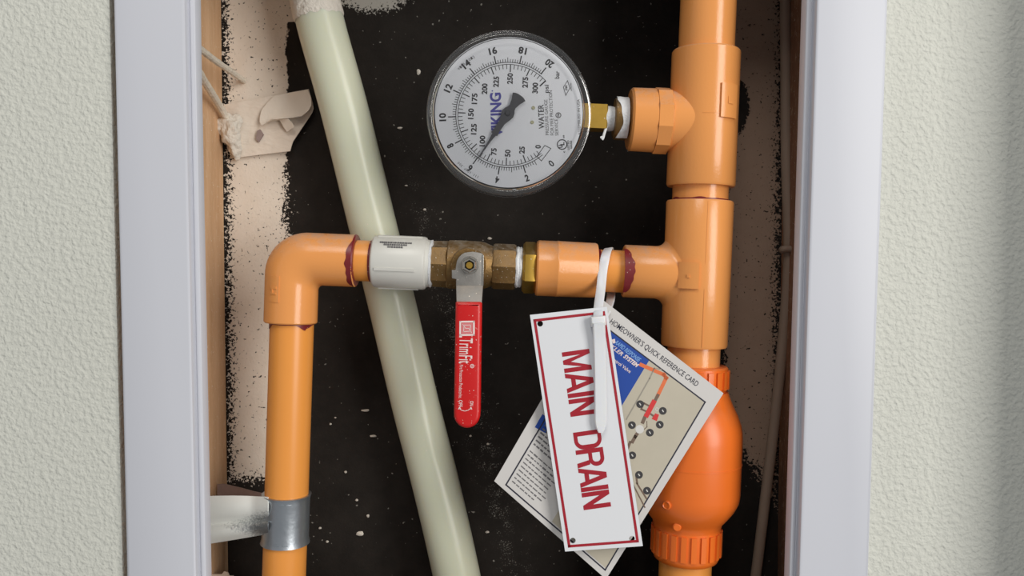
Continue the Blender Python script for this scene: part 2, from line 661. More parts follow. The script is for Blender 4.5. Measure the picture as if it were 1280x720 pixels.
class Print:
    """flat print: shapes in pixels on a real plane, joined into one thin mesh"""
    def __init__(s, pl, off=0.00012, fn=None):
        s.pl, s.off, s.bm = pl, off, B()
        s.fn = fn or (lambda u, v: pl(u, v, off))

    def poly(s, pts):
        face(s.bm, [s.bm.verts.new(s.fn(u, v)) for u, v in pts])

    def line(s, a, b, w):
        dx, dy = b[0] - a[0], b[1] - a[1]
        l = math.hypot(dx, dy) or 1
        nx, ny = -dy / l * w / 2, dx / l * w / 2
        s.poly([(a[0] + nx, a[1] + ny), (b[0] + nx, b[1] + ny), (b[0] - nx, b[1] - ny), (a[0] - nx, a[1] - ny)])

    def path(s, pts, w, closed=False):
        n = len(pts)
        for i in range(n if closed else n - 1):
            a, b = pts[i], pts[(i + 1) % n]
            l = math.hypot(b[0] - a[0], b[1] - a[1]) or 1
            ex, ey = (b[0] - a[0]) / l * w / 2, (b[1] - a[1]) / l * w / 2
            s.line((a[0] - ex, a[1] - ey), (b[0] + ex, b[1] + ey), w)

    def ring(s, c, r0, r1, a0=0.0, a1=360.0, n=48):
        """angles in degrees, counter-clockwise in the picture"""
        pr = None
        for i in range(n + 1):
            a = math.radians(a0 + (a1 - a0) * i / n)
            cs, sn = math.cos(a), -math.sin(a)
            q = ((c[0] + r0 * cs, c[1] + r0 * sn), (c[0] + r1 * cs, c[1] + r1 * sn))
            if pr:
                if r0 > 0:
                    s.poly([pr[0], pr[1], q[1], q[0]])
                else:
                    s.poly([pr[0], pr[1], q[1]])
            pr = q

    def text(s, t, p0, p1, h, bold=0.0, shear=0.0, mode='fit', spacing=1.0):
        """baseline from p0 to p1 (pixels), capital height h"""
        vs_, fs = glyphs(t, bold, shear, spacing)
        x0 = min(v[0] for v in vs_)
        x1 = max(v[0] for v in vs_)
        ch = cap_height() + 2 * bold
        dx, dy = p1[0] - p0[0], p1[1] - p0[1]
        L = math.hypot(dx, dy)
        ux, uy = dx / L, dy / L
        kx = L / (x1 - x0)
        ky = h / ch
        vv = []
        for x, y, z in vs_:
            a = (x - x0) * kx
            b = (y + bold) * ky
            vv.append(s.bm.verts.new(s.fn(p0[0] + ux * a + uy * b, p0[1] + uy * a - ux * b)))
        for f in fs:
            face(s.bm, [vv[i] for i in f])

    def ctext(s, t, c, ang, w, h, bold=0.0):
        """text centred on c, running at angle ang (degrees CCW in the picture)"""
        a = math.radians(ang)
        ux, uy = math.cos(a), -math.sin(a)
        bx, by = c[0] - uy * -h / 2 * -1, c[1]
        # baseline centre is half a cap height below the centre
        upx, upy = uy, -ux
        bx, by = c[0] - upx * h / 2, c[1] - upy * h / 2
        s.text(t, (bx - ux * w / 2, by - uy * w / 2), (bx + ux * w / 2, by + uy * w / 2), h, bold)

    def done(s, name, m, parent):
        # every face towards the viewer
        s.bm.normal_update()
        for f in s.bm.faces:
            if f.normal.dot(CAM - f.calc_center_median()) < 0:
                f.normal_flip()
        return build(name, s.bm, m, parent, smooth=False)


# ================================================================== THE SETTING
Z0 = CAM.z


bm = B()
# the plaster stops a few millimetres short of the frame on the left and runs under its flange on the right
lx = lambda z: -0.2066 - 0.0045 - 0.006 * (z - (Z0 - 0.015))
ring4 = lambda y, pts: [bm.verts.new((x, y, z)) for x, z in pts]
inn = [(lx(Z0 - 0.225), Z0 - 0.225), (0.168, Z0 - 0.225), (0.168, Z0 + 0.215), (lx(Z0 + 0.215), Z0 + 0.215)]
outr = [(-0.9, Z0 - 1.4), (0.9, Z0 - 1.4), (0.9, Z0 + 1.0), (-0.9, Z0 + 1.0)]
fi, fo, bi, bo = ring4(0.4262, inn), ring4(0.4262, outr), ring4(0.4380, inn), ring4(0.4380, outr)
for i in range(4):
    j = (i + 1) % 4
    face(bm, (fi[i], fi[j], fo[j], fo[i]))
    face(bm, (bi[i], bo[i], bo[j], bi[j]))
    face(bm, (fi[i], bi[i], bi[j], fi[j]))
    face(bm, (fo[i], fo[j], bo[j], bo[i]))
bmesh.ops.recalc_face_normals(bm, faces=bm.faces)
tag(build('wall_front', bm, M['wall']), kind='structure')

# the plastic frame of the access opening: flat flange, rounded edges, a return into the opening
bm = B()
prof = [(0.000, 0.4262), (0.000, 0.4222), (0.0010, 0.4206), (0.0026, 0.4200), (0.0360, 0.4200), (0.0369, 0.4203), (0.0373, 0.4211), (0.0375, 0.4258), (0.0379, 0.4260), (0.0383, 0.4252), (0.0389, 0.4249), (0.0402, 0.4250), (0.0408, 0.4258), (0.0409, 0.4330), (0.0395, 0.4330), (0.0390, 0.4262)]


def trim_corner(side, top, w):
    # outer edges measured on both jambs (left, right), head and sill outside the picture
    x = {-1: -0.2066, 1: 0.1930}[side] - side * w
    zt = {1: Z0 + 0.240, -1: Z0 - 0.250}[top] - top * w
    x += (zt - (Z0 - 0.015)) * {-1: -0.006, 1: 0.018}[side]      # the jambs lean a little
    return x, zt


cols = [[bm.verts.new((*[trim_corner(s, t, w)[0]], y, trim_corner(s, t, w)[1])) for w, y in prof] for s, t in ((-1, -1), (1, -1), (1, 1), (-1, 1))]
for i in range(4):
    p, q = cols[i], cols[(i + 1) % 4]
    for j in range(len(prof)):
        jj = (j + 1) % len(prof)
        face(bm, (p[j], q[j], q[jj], p[jj]))
bmesh.ops.recalc_face_normals(bm, faces=bm.faces)
trim = tag(build('trim_1', bm, M['trim'], sharp=0.9), kind='structure')
for (u0, u1, v0, v1, y) in ((236, 251.5, -20, 61, 0.4365), (238, 256, 641, 740, 0.4385)):
    bm = B()
    a, b = P(u0, v0, y), P(u1, v1, y)
    box(bm, (a.x, y - 0.001, b.z), (b.x, y + 0.001, a.z), 0.0006)
    build('tab', bm, M['trim'], trim)

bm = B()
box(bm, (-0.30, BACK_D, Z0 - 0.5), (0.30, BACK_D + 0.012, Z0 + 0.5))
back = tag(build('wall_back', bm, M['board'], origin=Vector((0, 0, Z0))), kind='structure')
xl = P(282, 360, BACK_D).x
xr = P(975, 360, BACK_D).x
bm = B()
box(bm, (xl - 0.038, 0.4600, Z0 - 0.5), (xl, BACK_D - 0.0005, Z0 + 0.5), 0.0015)
tag(build('wall_left', bm, M['wood']), kind='structure')
bm = B()
box(bm, (xr, 0.4385, Z0 - 0.5), (xr + 0.038, BACK_D - 0.0005, Z0 + 0.5), 0.0015)
tag(build('wall_right', bm, M['wood_dark']), kind='structure')
for nm, za, zb in (('floor', Z0 - 0.5, Z0 - 0.46), ('ceiling', Z0 + 0.46, Z0 + 0.5)):
    bm = B()
    box(bm, (xl + 0.0005, 0.4385, za), (xr - 0.0005, BACK_D - 0.0005, zb))
    tag(build(nm, bm, M['plate']), kind='structure')

# out-of-view upright board, added so its shade darkens the wall's right end
bm = B()
box(bm, (0.288, 0.372, 0.0), (0.375, 0.4258, Z0 + 0.7), 0.003)
tag(build('shade_blocker', bm, M['trim']), kind='structure')

# dried plaster splashes that stick to the black board
for i, (u, v, w, h) in enumerate(((457, 513, 11, 3), (466, 545, 9, 3), (450, 667, 10, 6), (413, 530, 3, 3), (419, 522, 3, 2), (400, 660, 4, 3), (409, 677, 4, 3),
                                  (460, 645, 4, 4), (523, 90, 5, 8), (500, 160, 6, 3), (432, 590, 4, 3), (612, 298, 6, 3), (446, 625, 4, 3), (610, 555, 4, 3),
                                  (588, 545, 3, 3), (531, 262, 4, 3), (609, 665, 5, 3), (508, 232, 4, 2))):
    bm = B()
    bmesh.ops.create_icosphere(bm, subdivisions=2, radius=1.0)
    c = P(u, v, BACK_D - 0.0004)
    s = BACK_D / F
    for q in bm.verts:
        k = 1 + 0.35 * mnoise.noise(q.co * 1.7 + Vector((i * 3.1, 0, 0)))
        q.co = c + Vector((q.co.x * w / 2 * s * k, q.co.y * 0.0008, q.co.z * h / 2 * s * k))
    build('plaster_splash', bm, M['plaster'], back)

# ================================================================== PIPES
D = 0.470
H = lambda u: P(u, 325.4 + (u - 440) * 0.0417, D)           # the horizontal run
R = lambda v: P(885.5 - 0.0419 * v, v, D)                   # the riser
L = lambda v: P(365.0 - 0.031 * (v - 403), v, D)            # the drain pipe on the left
px = D / F


def rag(seed, base, amp, s_end):
    def f(t):
        n = mnoise.noise(Vector((seed, t * 5.0, 0.3)))
        n2 = mnoise.noise(Vector((seed + 9, t * 14.0, 0.3)))
        return (base - max(0.0003, amp * (0.5 + 0.9 * n + 0.35 * n2)), s_end)
    return f


# --- drain pipe with elbow, stub and adapter, all glued together
drain = thing('drain_pipe', L(760), 'orange plastic drain pipe with elbow running down the left side of the opening', 'pipe')
bm = B(); line_lathe(bm, L, [(392, 27.6), (860, 27.6)], D)
build('pipe', bm, M['orange'], drain)

# elbow: sections that pivot about the inner corner
bm = B()
re = 33.2 * px * 0.985
ax_h = (H(440) - H(380)).normalized()
dn = (L(403) - L(340)).normalized()
cen = P(365.8, 322.8, D)                                    # where both axes meet
nrm = ax_h.cross(dn).normalized()
if nrm.y > 0: nrm = -nrm                                    # towards the viewer
near = 0.0030
piv = cen + (ax_h + dn) * (re + near)
outer = 2 * re + near
rr_ = 0.0245
sec = []
NA, NS = 20, 40
for i in range(NA + 1):
    t = PI / 2 * i / NA
    d = (-dn * math.cos(t) - ax_h * math.sin(t)).normalized()
    # far edge on a square with one rounded corner
    c_, s_ = math.cos(t), math.sin(t)
    far = outer / max(c_, s_)
    q = outer - rr_
    if far * c_ > q and far * s_ > q:
        bq = q * (c_ + s_)
        far = bq + math.sqrt(max(0, bq * bq - (2 * q * q - rr_ * rr_)))
    ctr = piv + d * (near + far) / 2
    rad = (far - near) / 2
    sec.append((ctr, d, rad))
rings = []
ends_h = (H(446) - sec[0][0]).dot(ax_h)
ends_v = (L(403.5) - sec[-1][0]).dot(dn)
seq = [(sec[0][0] + ax_h * (ends_h - 0.0003), sec[0][1], re - 0.0022, re - 0.0022),
       (sec[0][0] + ax_h * ends_h, sec[0][1], re - 0.0006, re - 0.0006), (sec[0][0] + ax_h * (ends_h - 0.0007), sec[0][1], re, re)]
seq += [(c, d, rad, re) for c, d, rad in sec]
seq += [(sec[-1][0] + dn * (ends_v - 0.0007), sec[-1][1], re, re), (sec[-1][0] + dn * ends_v, sec[-1][1], re - 0.0006, re - 0.0006),
        (sec[-1][0] + dn * (ends_v - 0.0003), sec[-1][1], re - 0.0022, re - 0.0022)]
for c, d, ra, rb in seq:
    rings.append([bm.verts.new(c + d * ra * math.cos(2 * PI * j / NS) + nrm * rb * math.sin(2 * PI * j / NS)) for j in range(NS)])
for p, q in zip(rings, rings[1:]):
    for j in range(NS):
        face(bm, (p[j], p[(j + 1) % NS], q[(j + 1) % NS], q[j]))
face(bm, rings[0]); face(bm, rings[-1])
bmesh.ops.recalc_face_normals(bm, faces=bm.faces)
elbow = build('elbow', bm, M['orange_fit'], drain)
bm = B()
Ae = L(345)
patch(bm, Ae, dn, re, 0.000, 0.0150, -0.72, -0.25, 0.0006)
patch(bm, Ae, dn, re + 0.0006, 0.006, 0.0074, -0.62, -0.35, 0.0004)
patch(bm, Ae, dn, re + 0.0006, 0.0064, 0.0105, -0.56, -0.50, 0.0004)
patch(bm, Ae, dn, re + 0.0006, 0.0095, 0.0105, -0.62, -0.35, 0.0004)
build('mould_mark', bm, M['orange_fit'], elbow)
bm = B()
patch(bm, H(446), ax_h, re + 0.00005, 0, 0.004, -1.35, 0.85, 0.0002, na=40, ext=lambda t: (-0.0006 - 0.0034 * min(1, 6 * t, 5 * (1 - t)) * (0.85 + 0.35 * mnoise.noise(Vector((t * 8, 5, 0)))), -0.0006))
lathe(bm, H(446), ax_h, [(-0.0008, re + 0.0001), (0.0001, re - 0.0005), (0.0002, 24 * px)], 48, cap=False)
build('primer_ring', bm, M['primer'], drain)['label'] = 'maroon primer at the end of the elbow'
bm = B()
patch(bm, L(404), dn, 27.6 * px * 0.975 + 0.0001, 0, 0.004, -1.6, 1.6, 0.0002, na=40, ext=lambda t: (-0.001, 0.0004 + 0.0030 * max(0.0, math.sin(t * PI * 3.0 + 0.4)) ** 2 * (1 if t < .8 else .6)))
build('primer_ring', bm, M['primer'], drain)['label'] = 'maroon primer runs under the elbow'
bm = B(); line_lathe(bm, H, [(436, 26.2), (480, 26.2)], D)
build('pipe', bm, M['orange'], drain)
bm = B(); line_lathe(bm, H, [(463.5, 26.6), (468.5, 27.2), (470, 30.5)], D)
build('primer_ring', bm, M['primer'], drain)['label'] = 'maroon primer at the mouth of the white adapter'
# white adapter
bm = B()
A_, a_ = line_lathe(bm, H, [(466.8, 27.5), (466.8, 30.2), (468.6, 32.6), (471, 33.4), (529.5, 34.0), (532.5, 33.0), (534, 30.5), (538.5, 29.5), (538.5, 26.0)], D)
adapter = build('adapter', bm, M['white_pvc'], drain)
adapter['label'] = 'white plastic threaded adapter'
rw = 33.6 * px * 0.975
sA = lambda u: (H(u) - A_).dot(a_)
for ang, u0, u1 in ((-0.27, 473, 522), (1.28, 474, 528), (-1.6, 474, 524)):
    bm = B()
    patch(bm, A_, a_, rw, sA(u0), sA(u1), ang - 0.05, ang + 0.05, 0.0006, na=4)
    build('rib', bm, M['white_pvc'], adapter)
# tiny printed lines (too small to read in the photograph)
_, e1_, e2_ = axes(a_)
bm = B()
for row, (u0, u1) in enumerate(((478, 516), (483, 512), (488, 506))):
    u = u0
    while u < u1:
        w = random.uniform(1.2, 2.6)
        ang = 0.80 - row * 0.105
        patch(bm, A_, a_, rw + 0.0004, sA(u), sA(u + w), ang - 0.032, ang + 0.030, 0.0001 if row else 0.00012, ns=1, na=1)
        u += w + random.uniform(0.5, 1.0)
build('printed_lines', bm, M['grey_ink'], adapter)
bm = B()
rings = []
line_lathe(bm, H, [(537.5, 24.0), (538.0, 30.0), (540.0, 30.4), (541.5, 27.0), (541.5, 20)], D, n=40)
for q in bm.verts:
    q.co += Vector((1, 0.3, 0.4)) * 0.0007 * mnoise.noise(q.co * 260)
build('thread_tape', bm, M['tape'], drain)['label'] = 'white thread tape squeezed out of the adapter'

# --- ball valve
valve = thing('ball_valve', H(587), 'dusty brass ball valve with a long red handle pointing down', 'valve')
bm = B(); line_lathe(bm, H, [(541, 24), (541, 26.8), (562, 27.6), (562, 24)], D, n=8, k=1.06)
build('hex_end', bm, M['brass_dusty'], valve)
bm = B()
line_lathe(bm, H, [(557, 20), (558, 27), (561, 31.0), (580, 31.4), (600, 30.8), (606, 29.6), (612, 27.0), (618, 25.0), (624, 24.4), (624, 18)], D, n=40)
pn = flat_plane(0.4515)
# boss that carries the stem
lathe(bm, P(587, 331, 0.470), Vector((0, -1, 0)), [(0, 0.0105), (0.0155, 0.0100), (0.0162, 0.0094)], 32)
bodyv = build('body', bm, M['brass_dusty'], valve)
bm = B(); line_lathe(bm, H, [(615.5, 22), (616, 25.6), (618, 26.8), (642, 26.8), (644.5, 25.4), (644.5, 20)], D, n=8, k=1.06)
build('hex_end', bm, M['brass_dusty'], valve)
bm = B()
k_ = 0
line_lathe(bm, H, [(644.2, 20), (644.4, 25.5), (646.5, 26.6), (648.5, 25.2), (650.5, 26.0), (652.8, 24.0), (653.4, 18)], D, n=40)
for q in bm.verts:
    q.co += Vector((1, 0.5, 0.6)) * 0.0009 * mnoise.noise(q.co * 300)
build('thread_tape', bm, M['tape'], valve)['label'] = 'white thread tape beside the brass hex'
# handle: steel plate bent forward, then the dipped grip
yh = 0.4495
ph = flat_plane(yh)
th = 0.0022
arc = [(587.5 + 17.5 * math.cos(a), 332 - 17.5 * math.sin(a)) for a in [math.radians(x) for x in (178, 160, 142, 126, 112)]]
bm = B()
slab(bm, ph, [(570.0, 358.5), (570.0, 349), (564.8, 348), (564.5, 337.5), (569.2, 337.2)] + arc + [(590.5, 314.5), (598, 315.5), (603.2, 317.0), (604.2, 320.5), (603.6, 358.5)], th, 0.0004, seg=2)
pt = plane3(P(570, 356, yh), P(604, 356, yh), P(585, 381, 0.4435))
slab(bm, pt, [(570.0, 356.5), (603.7, 356.5), (602.0, 381), (570.6, 381)], th, 0.0004, seg=2)
build('handle_plate', bm, M['steel'], valve)['label'] = 'bent grey steel handle plate'
bm = B()
slab(bm, ph, [(602.0, 317.5), (604.8, 319), (604.3, 357), (602.0, 357)], 0.004, 0.0002, off=0.0002)
build('plate_edge', bm, M['chrome'], valve)
pc = P(587.2, 331.5, 0.4475)
bm = B()
lathe(bm, P(587.2, 331.5, yh + 0.001), Vector((0, -1, 0)), [(0, 11.4 * yh / F), (0.0012, 11.2 * yh / F), (0.0015, 10.6 * yh / F), (0.0015, 6.4 * yh / F), (0.0002, 6.3 * yh / F), (0.0002, 0.0)], 40)
build('washer', bm, M['chrome'], valve)
bm = B()
lathe(bm, P(587.2, 331.5, yh - 0.0008), Vector((0, -1, 0)), [(0, 9.8 * yh / F), (0.0036, 9.6 * yh / F), (0.0042, 8.4 * yh / F), (0.0042, 6.6 * yh / F), (0.0005, 6.4 * yh / F)], 6, cap=False)
build('stem_nut', bm, M['chrome'], valve)
bm = B()
lathe(bm, P(587.2, 331.5, yh), Vector((0, -1, 0)), [(0, 4.7 * yh / F), (0.0034, 4.7 * yh / F), (0.0040, 4.0 * yh / F)], 24)
build('stem', bm, M['brass'], valve)
yg = 0.4395
pg = plane3(P(570, 377, 0.4420), P(604, 377, 0.4420), P(585, 535, 0.4375))
out = [(569.3, 378.0), (571.0, 376.8), (600.6, 377.2), (602.2, 378.6), (600.4, 515)]
out += [(583.6 + 16.6 * math.cos(a), 518 + 17.5 * math.sin(a)) for a in [PI * i / 14 for i in range(1, 14)]]
out += [(567.2, 515)]
bm = B()
slab(bm, pg, out, 0.0075, 0.0022, seg=4)
grip = build('grip', bm, M['red'], valve, sharp=0.9)
grip['label'] = 'red vinyl grip with white print'
# print on the grip, reading downwards
pr = Print(pg)
pr.path([(575.4, 402.2), (592.4, 402.0), (592.4, 418.6), (575.2, 418.8)], 2.2, True)
pr.poly([(574, 419), (577.5, 419), (577.5, 421.8), (574, 421.8)])
pr.text('TrimFit', (574.5, 422.5), (573.6, 454.2), 16.5, 0.004)
pr.ring((590.2, 457.6), 1.9, 2.6, n=16)
pr.text('R', (589.2, 456.6), (589.1, 458.8), 2.4, 0.03)
pr.text('Fire Protection Products Inc.', (574.6, 456.0), (573.4, 498.0), 4.3, 0.0)
pr.text('OFF', (573.6, 500.0), (573.2, 508.5), 4.6, 0.01)
pr.text('ON', (587.4, 501.2), (587.2, 507.2), 4.4, 0.01)
pr.path([(574.0, 510.5), (577, 512.8), (581, 513.8), (585, 512.8), (588.2, 510.6)], 0.8)
pr.poly([(572.4, 511.6), (574.4, 508.0), (576.4, 511.2)])
pr.poly([(586.6, 511.4), (588.8, 508.2), (590.4, 511.8)])
pr.done('lettering', M['print_white'], grip)
pr = Print(pg, 0.00008)
pr.poly([(577.2, 403.8), (590.8, 403.6), (590.8, 417.2), (577.0, 417.3)])
pr.done('logo_panel', M['print_pink'], grip)
pr = Print(pg, 0.00018)
pr.path([(580.2, 406.4), (588.2, 406.2), (587.6, 414.0), (579.4, 414.6)], 0.7, True)
pr.path([(578.5, 405.5), (582, 410.5), (586.0, 410.5), (589.4, 415.6)], 0.7)
pr.done('logo_lines', M['print_white'], grip)

# --- riser: pipe, two tees, couplings and the branch to the valve, all glued together
riser = thing('riser_pipe', R(455), 'thick orange riser pipe with two tee fittings on the right', 'pipe')
bm = B(); line_lathe(bm, R, [(-110, 35.0), (72, 35.0)], D)
build('pipe', bm, M['orange_fit'], riser)
rd_ = (R(700) - R(0)).normalized()

# upper tee with its threaded gauge outlet
bm = B()
A_t, a_t = line_lathe(bm, R, [(64.5, 35), (64.5, 41.5), (66.5, 42.9), (150, 43.0), (231, 43.2), (233.5, 41.8), (233.5, 34)], D, n=64)
rT = 43.0 * px * 0.975
G = lambda u: P(u, 150.0 + (u - 800) * 0.045, D)
go = (G(786) - G(870)).normalized()
Am, am = line_lathe(bm, G, [(786.0, 30), (786.0, 37.0), (788.5, 39.6), (817, 40.0), (817, 38.0), (872, 38.6)], D, n=64)
tee1 = build('tee', bm, M['orange_fit'], riser)
bm = B()
line_lathe(bm, G, [(817.5, 36), (817.5, 41.0), (834.5, 41.0), (836.0, 38.0)], D, n=10, phase=PI / 10, k=1.0)
build('collar', bm, M['orange_fit'], tee1)
bm = B()
patch(bm, A_t, a_t, rT, (R(112) - A_t).dot(a_t), (R(153) - A_t).dot(a_t), 0.24, 0.80, 0.0013, na=8)
patch(bm, A_t, a_t, rT + 0.0012, (R(128) - A_t).dot(a_t), (R(136) - A_t).dot(a_t), 0.44, 0.50, 0.0005, na=2)
patch(bm, A_t, a_t, rT + 0.0012, (R(134) - A_t).dot(a_t), (R(136.5) - A_t).dot(a_t), 0.44, 0.62, 0.0005, na=2)
build('mould_mark', bm, M['orange_fit'], tee1)
bm = B()
patch(bm, A_t, a_t, rT, (R(147.6) - A_t).dot(a_t), (R(148.6) - A_t).dot(a_t), -0.25, 0.24, 0.00018, na=8)
build('mould_seam', bm, M['orange_fit'], tee1)
bm = B(); line_lathe(bm, G, [(782, 26), (785.5, 29.5), (786.4, 34)], D)
# pipe between the tees
bm.free()
bm = B(); line_lathe(bm, R, [(228, 35.2), (262, 35.2)], D)
build('pipe', bm, M['orange_fit'], riser)
bm = B()
patch(bm, R(250.8), rd_, 35.2 * px * .975 + 0.0001, 0, 0.002, -1.5, 1.5, 0.0002, na=30, ext=lambda t: (-0.0006 - 0.0014 * max(0, mnoise.noise(Vector((t * 6, 1, 0)))), 0.0004))
build('primer_ring', bm, M['primer'], riser)['label'] = 'maroon primer between the two tees'

# lower tee: socket body, filleted branch
bm = B()
A_2, a_2 = line_lathe(bm, R, [(251.5, 35), (251.5, 41.0), (253.5, 42.3), (340, 42.3), (430, 41.9), (432.5, 40.6), (432.5, 33)], D, n=64)
r2 = 42.2 * px * 0.975
rb = 33.6 * px * 0.975
fl = 0.0058
e_h = (H(779) - H(880)).normalized()                         # out along the branch
cT = H(880.5 - 0.0419 * 343 + 9.0)
cT = R(342.6)
_, e1_, e2_ = axes(e_h)
NS = 64
lines_ = []
for j in range(NS):
    ph_ = 2 * PI * j / NS
    cs, sn = math.cos(ph_), math.sin(ph_)
    row = []
    for i in range(9):
        t = PI / 2 * i / 8
        # fillet fades on the flanks, where the branch is almost as wide as the body
        f_ = fl * (0.35 + 0.65 * sn * sn)
        rad = rb + f_ * (1 - math.sin(t))
        yy = min(rad * abs(cs), r2 * 0.985)
        xs = math.sqrt(r2 * r2 - yy * yy) - 0.0004 + f_ * (1 - math.cos(t)) * 1.0
        row.append(cT + e_h * xs + (e1_ * cs * (yy / max(1e-6, rad * abs(cs)) if abs(cs) > 1e-6 else 1) + e2_ * sn) * rad)
    Lb = (H(779) - cT).dot(e_h)
    for s_, r_ in ((Lb - 0.0006, rb), (Lb, rb - 0.0006), (Lb, rb - 0.003)):
        row.append(cT + e_h * s_ + (e1_ * cs + e2_ * sn) * r_)
    lines_.append([bm.verts.new(p) for p in row])
for j in range(NS):
    p, q = lines_[j], lines_[(j + 1) % NS]
    for i in range(len(p) - 1):
        face(bm, (p[i], q[i], q[i + 1], p[i + 1]))
face(bm, [l[-1] for l in lines_])
bmesh.ops.recalc_face_normals(bm, faces=bm.faces)
tee2 = build('tee', bm, M['orange_fit'], riser, sharp=0.8)
bm = B()
sR = lambda v: (R(v) - A_2).dot(a_2)
patch(bm, A_2, a_2, r2, sR(328), sR(360), -0.74, -0.17, 0.0016, na=8)
patch(bm, A_2, a_2, r2 + 0.0016, sR(343), sR(347), -0.48, -0.42, 0.0006, na=2)
build('mould_mark', bm, M['orange_fit'], tee2)
bm = B()
patch(bm, A_2, a_2, r2, sR(254), sR(329), 0.0, 0.012, 0.00022, na=1)
patch(bm, A_2, a_2, r2, sR(360), sR(430), 0.0, 0.012, 0.00022, na=1)
build('mould_seam', bm, M['orange_fit'], tee2)
bm = B()
Ab = H(777.5)
patch(bm, Ab, -e_h, rb + 0.0001, 0, 0.004, -0.85, 1.0, 0.0002, na=36, ext=lambda t: (-0.0004, 0.0012 + 0.0052 * max(0, math.sin(PI * t)) ** 0.7 * (0.75 + 0.3 * mnoise.noise(Vector((t * 7, 3, 0))))))
build('primer_ring', bm, M['primer'], riser)['label'] = 'ragged maroon primer on the mouth of the lower tee'
# branch: stub, coupling, brass insert
bm = B(); line_lathe(bm, H, [(738, 27.0), (790, 27.0)], D)
build('pipe', bm, M['orange'], riser)
bm = B()
line_lathe(bm, H, [(742, 27.3), (749, 27.3)], D)
build('primer_ring', bm, M['primer'], riser)['label'] = 'maroon primer at the coupling'
bm = B()
A_c, a_c = line_lathe(bm, H, [(670.0, 24), (670.0, 34.0), (672, 35.6), (695, 35.6), (695.6, 36.0), (697, 36.0), (697.6, 35.7), (743, 35.0), (745, 34.0), (745, 27)], D, n=64)
build('coupling', bm, M['orange_fit'], riser)
bm = B(); line_lathe(bm, H, [(652.8, 22), (653.2, 28.0), (656, 31.0), (667, 31.0), (671.5, 29)], D, n=6, phase=PI / 6, k=1.04)
build('brass_insert', bm, M['brass'], riser)['label'] = 'brass hexagon end of the coupling'
# pipe from the lower tee into the check valve
bm = B(); line_lathe(bm, R, [(424, 33.4), (470, 33.4)], D)
build('pipe', bm, M['orange_fit'], riser)

# --- check valve
check = thing('check_valve', R(698), 'bulging deep orange check valve below the lower tee behind the hanging card', 'valve')
bm = B()
C_ = lambda v: P(867.0 - 0.040 * (v - 430) + 0.5, v, D)
A_k, a_k = line_lathe(bm, C_, [(486, 30), (487, 45), (494, 47.5), (504, 52.0), (516, 58.5), (527, 62.8), (536, 64.8), (546, 65.4), (612, 65.4), (622, 64.0), (632, 59.0), (640, 53.0), (646, 48.0), (650, 44.5), (656, 43)], D, n=72)
body = build('body', bm, M['orange_deep'], check)
bm = B()
patch(bm, A_k, a_k, 65.4 * px * .975, (C_(574) - A_k).dot(a_k), (C_(575.5) - A_k).dot(a_k), -1.4, 1.4, 0.00025, na=24)
build('mould_seam', bm, M['orange_deep'], body)
for ang, v in ((-0.62, 617.0),):
    d_ = axes(a_k)
    dirv = d_[1] * math.cos(ang) + d_[2] * math.sin(ang)
    bm = B()
    c = A_k + a_k * (C_(v) - A_k).dot(a_k) + dirv * (65.4 * px * .975 - 0.0008)
    lathe(bm, c, dirv, [(0, 0.0026), (0.0012, 0.0026), (0.0016, 0.0020), (0.0011, 0.0016), (0.0011, 0.0)], 24)
    build('mould_mark', bm, M['orange_deep'], body)


def union_nut(v0, v1, r_px, ribs):
    bm = B()
    A, a = line_lathe(bm, C_, [(v0, r_px - 9), (v0, r_px - 2.0), (v0 + 2.0, r_px), (v1 - 7, r_px), (v1 - 1.5, r_px - 2.5), (v1, r_px - 5.0), (v1, r_px - 11)], D, n=64)
    nut = build('union_nut', bm, M['orange_deep'], check)
    Ln = (C_(v1) - A).dot(a)
    s = r_px * px * 0.975
    for i in range(ribs):
        ang = -PI / 2 - 0.4 + i * (PI + 0.8) / (ribs - 1)
        bm = B()
        patch(bm, A, a, s, Ln * 0.14, Ln * 0.80, ang - 0.075, ang + 0.075, 0.0011, na=3)
        build('rib', bm, M['orange_deep'], nut)
    return nut


union_nut(456, 489, 44.0, 15)
union_nut(652, 698, 43.0, 15)
bm = B()
dirv = (Vector((0, -1, 0)) + Vector((-0.18, 0, 0))).normalized()
lathe(bm, P(846, 658, D - 0.0195), dirv, [(0, 0.0024), (0.0018, 0.0024), (0.0024, 0.0018), (0.0024, 0)], 20)
build('stud', bm, M['orange_deep'], check)
tail = tag(build('lower_pipe', (lambda b: (line_lathe(b, C_, [(694, 33.6), (860, 33.6)], D), b)[1])(B()), M['orange']),
           'orange pipe stub leaving the bottom nut of the check valve', 'pipe')

# ================================================================== PRESSURE GAUGE
gy = 0.4445
gpl = flat_plane(gy)
GC = (635.5, 143.6)
gs = gy / F
gauge = thing('pressure_gauge', P(GC[0], GC[1], D), 'round white dial pressure gauge with clear cover screwed into the upper tee', 'gauge')
gc3 = P(636, 141.6, gy)
back_y = Vector((0, 1, 0))
bm = B()
lathe(bm, gc3 + back_y * 0.0012, back_y, [(0, 0.0412), (0.002, 0.0412), (0.012, 0.0405), (0.020, 0.036), (0.024, 0.0)], 72)
build('case', bm, M['case'], gauge)
bm = B()
lathe(bm, P(636, 141.6, gy) + back_y * 0.0010, -back_y, [(0, 91.8 * gs), (0.0010, 91.8 * gs), (0.0010, 0.0)], 96)
dial = build('dial', bm, M['dial'], gauge)
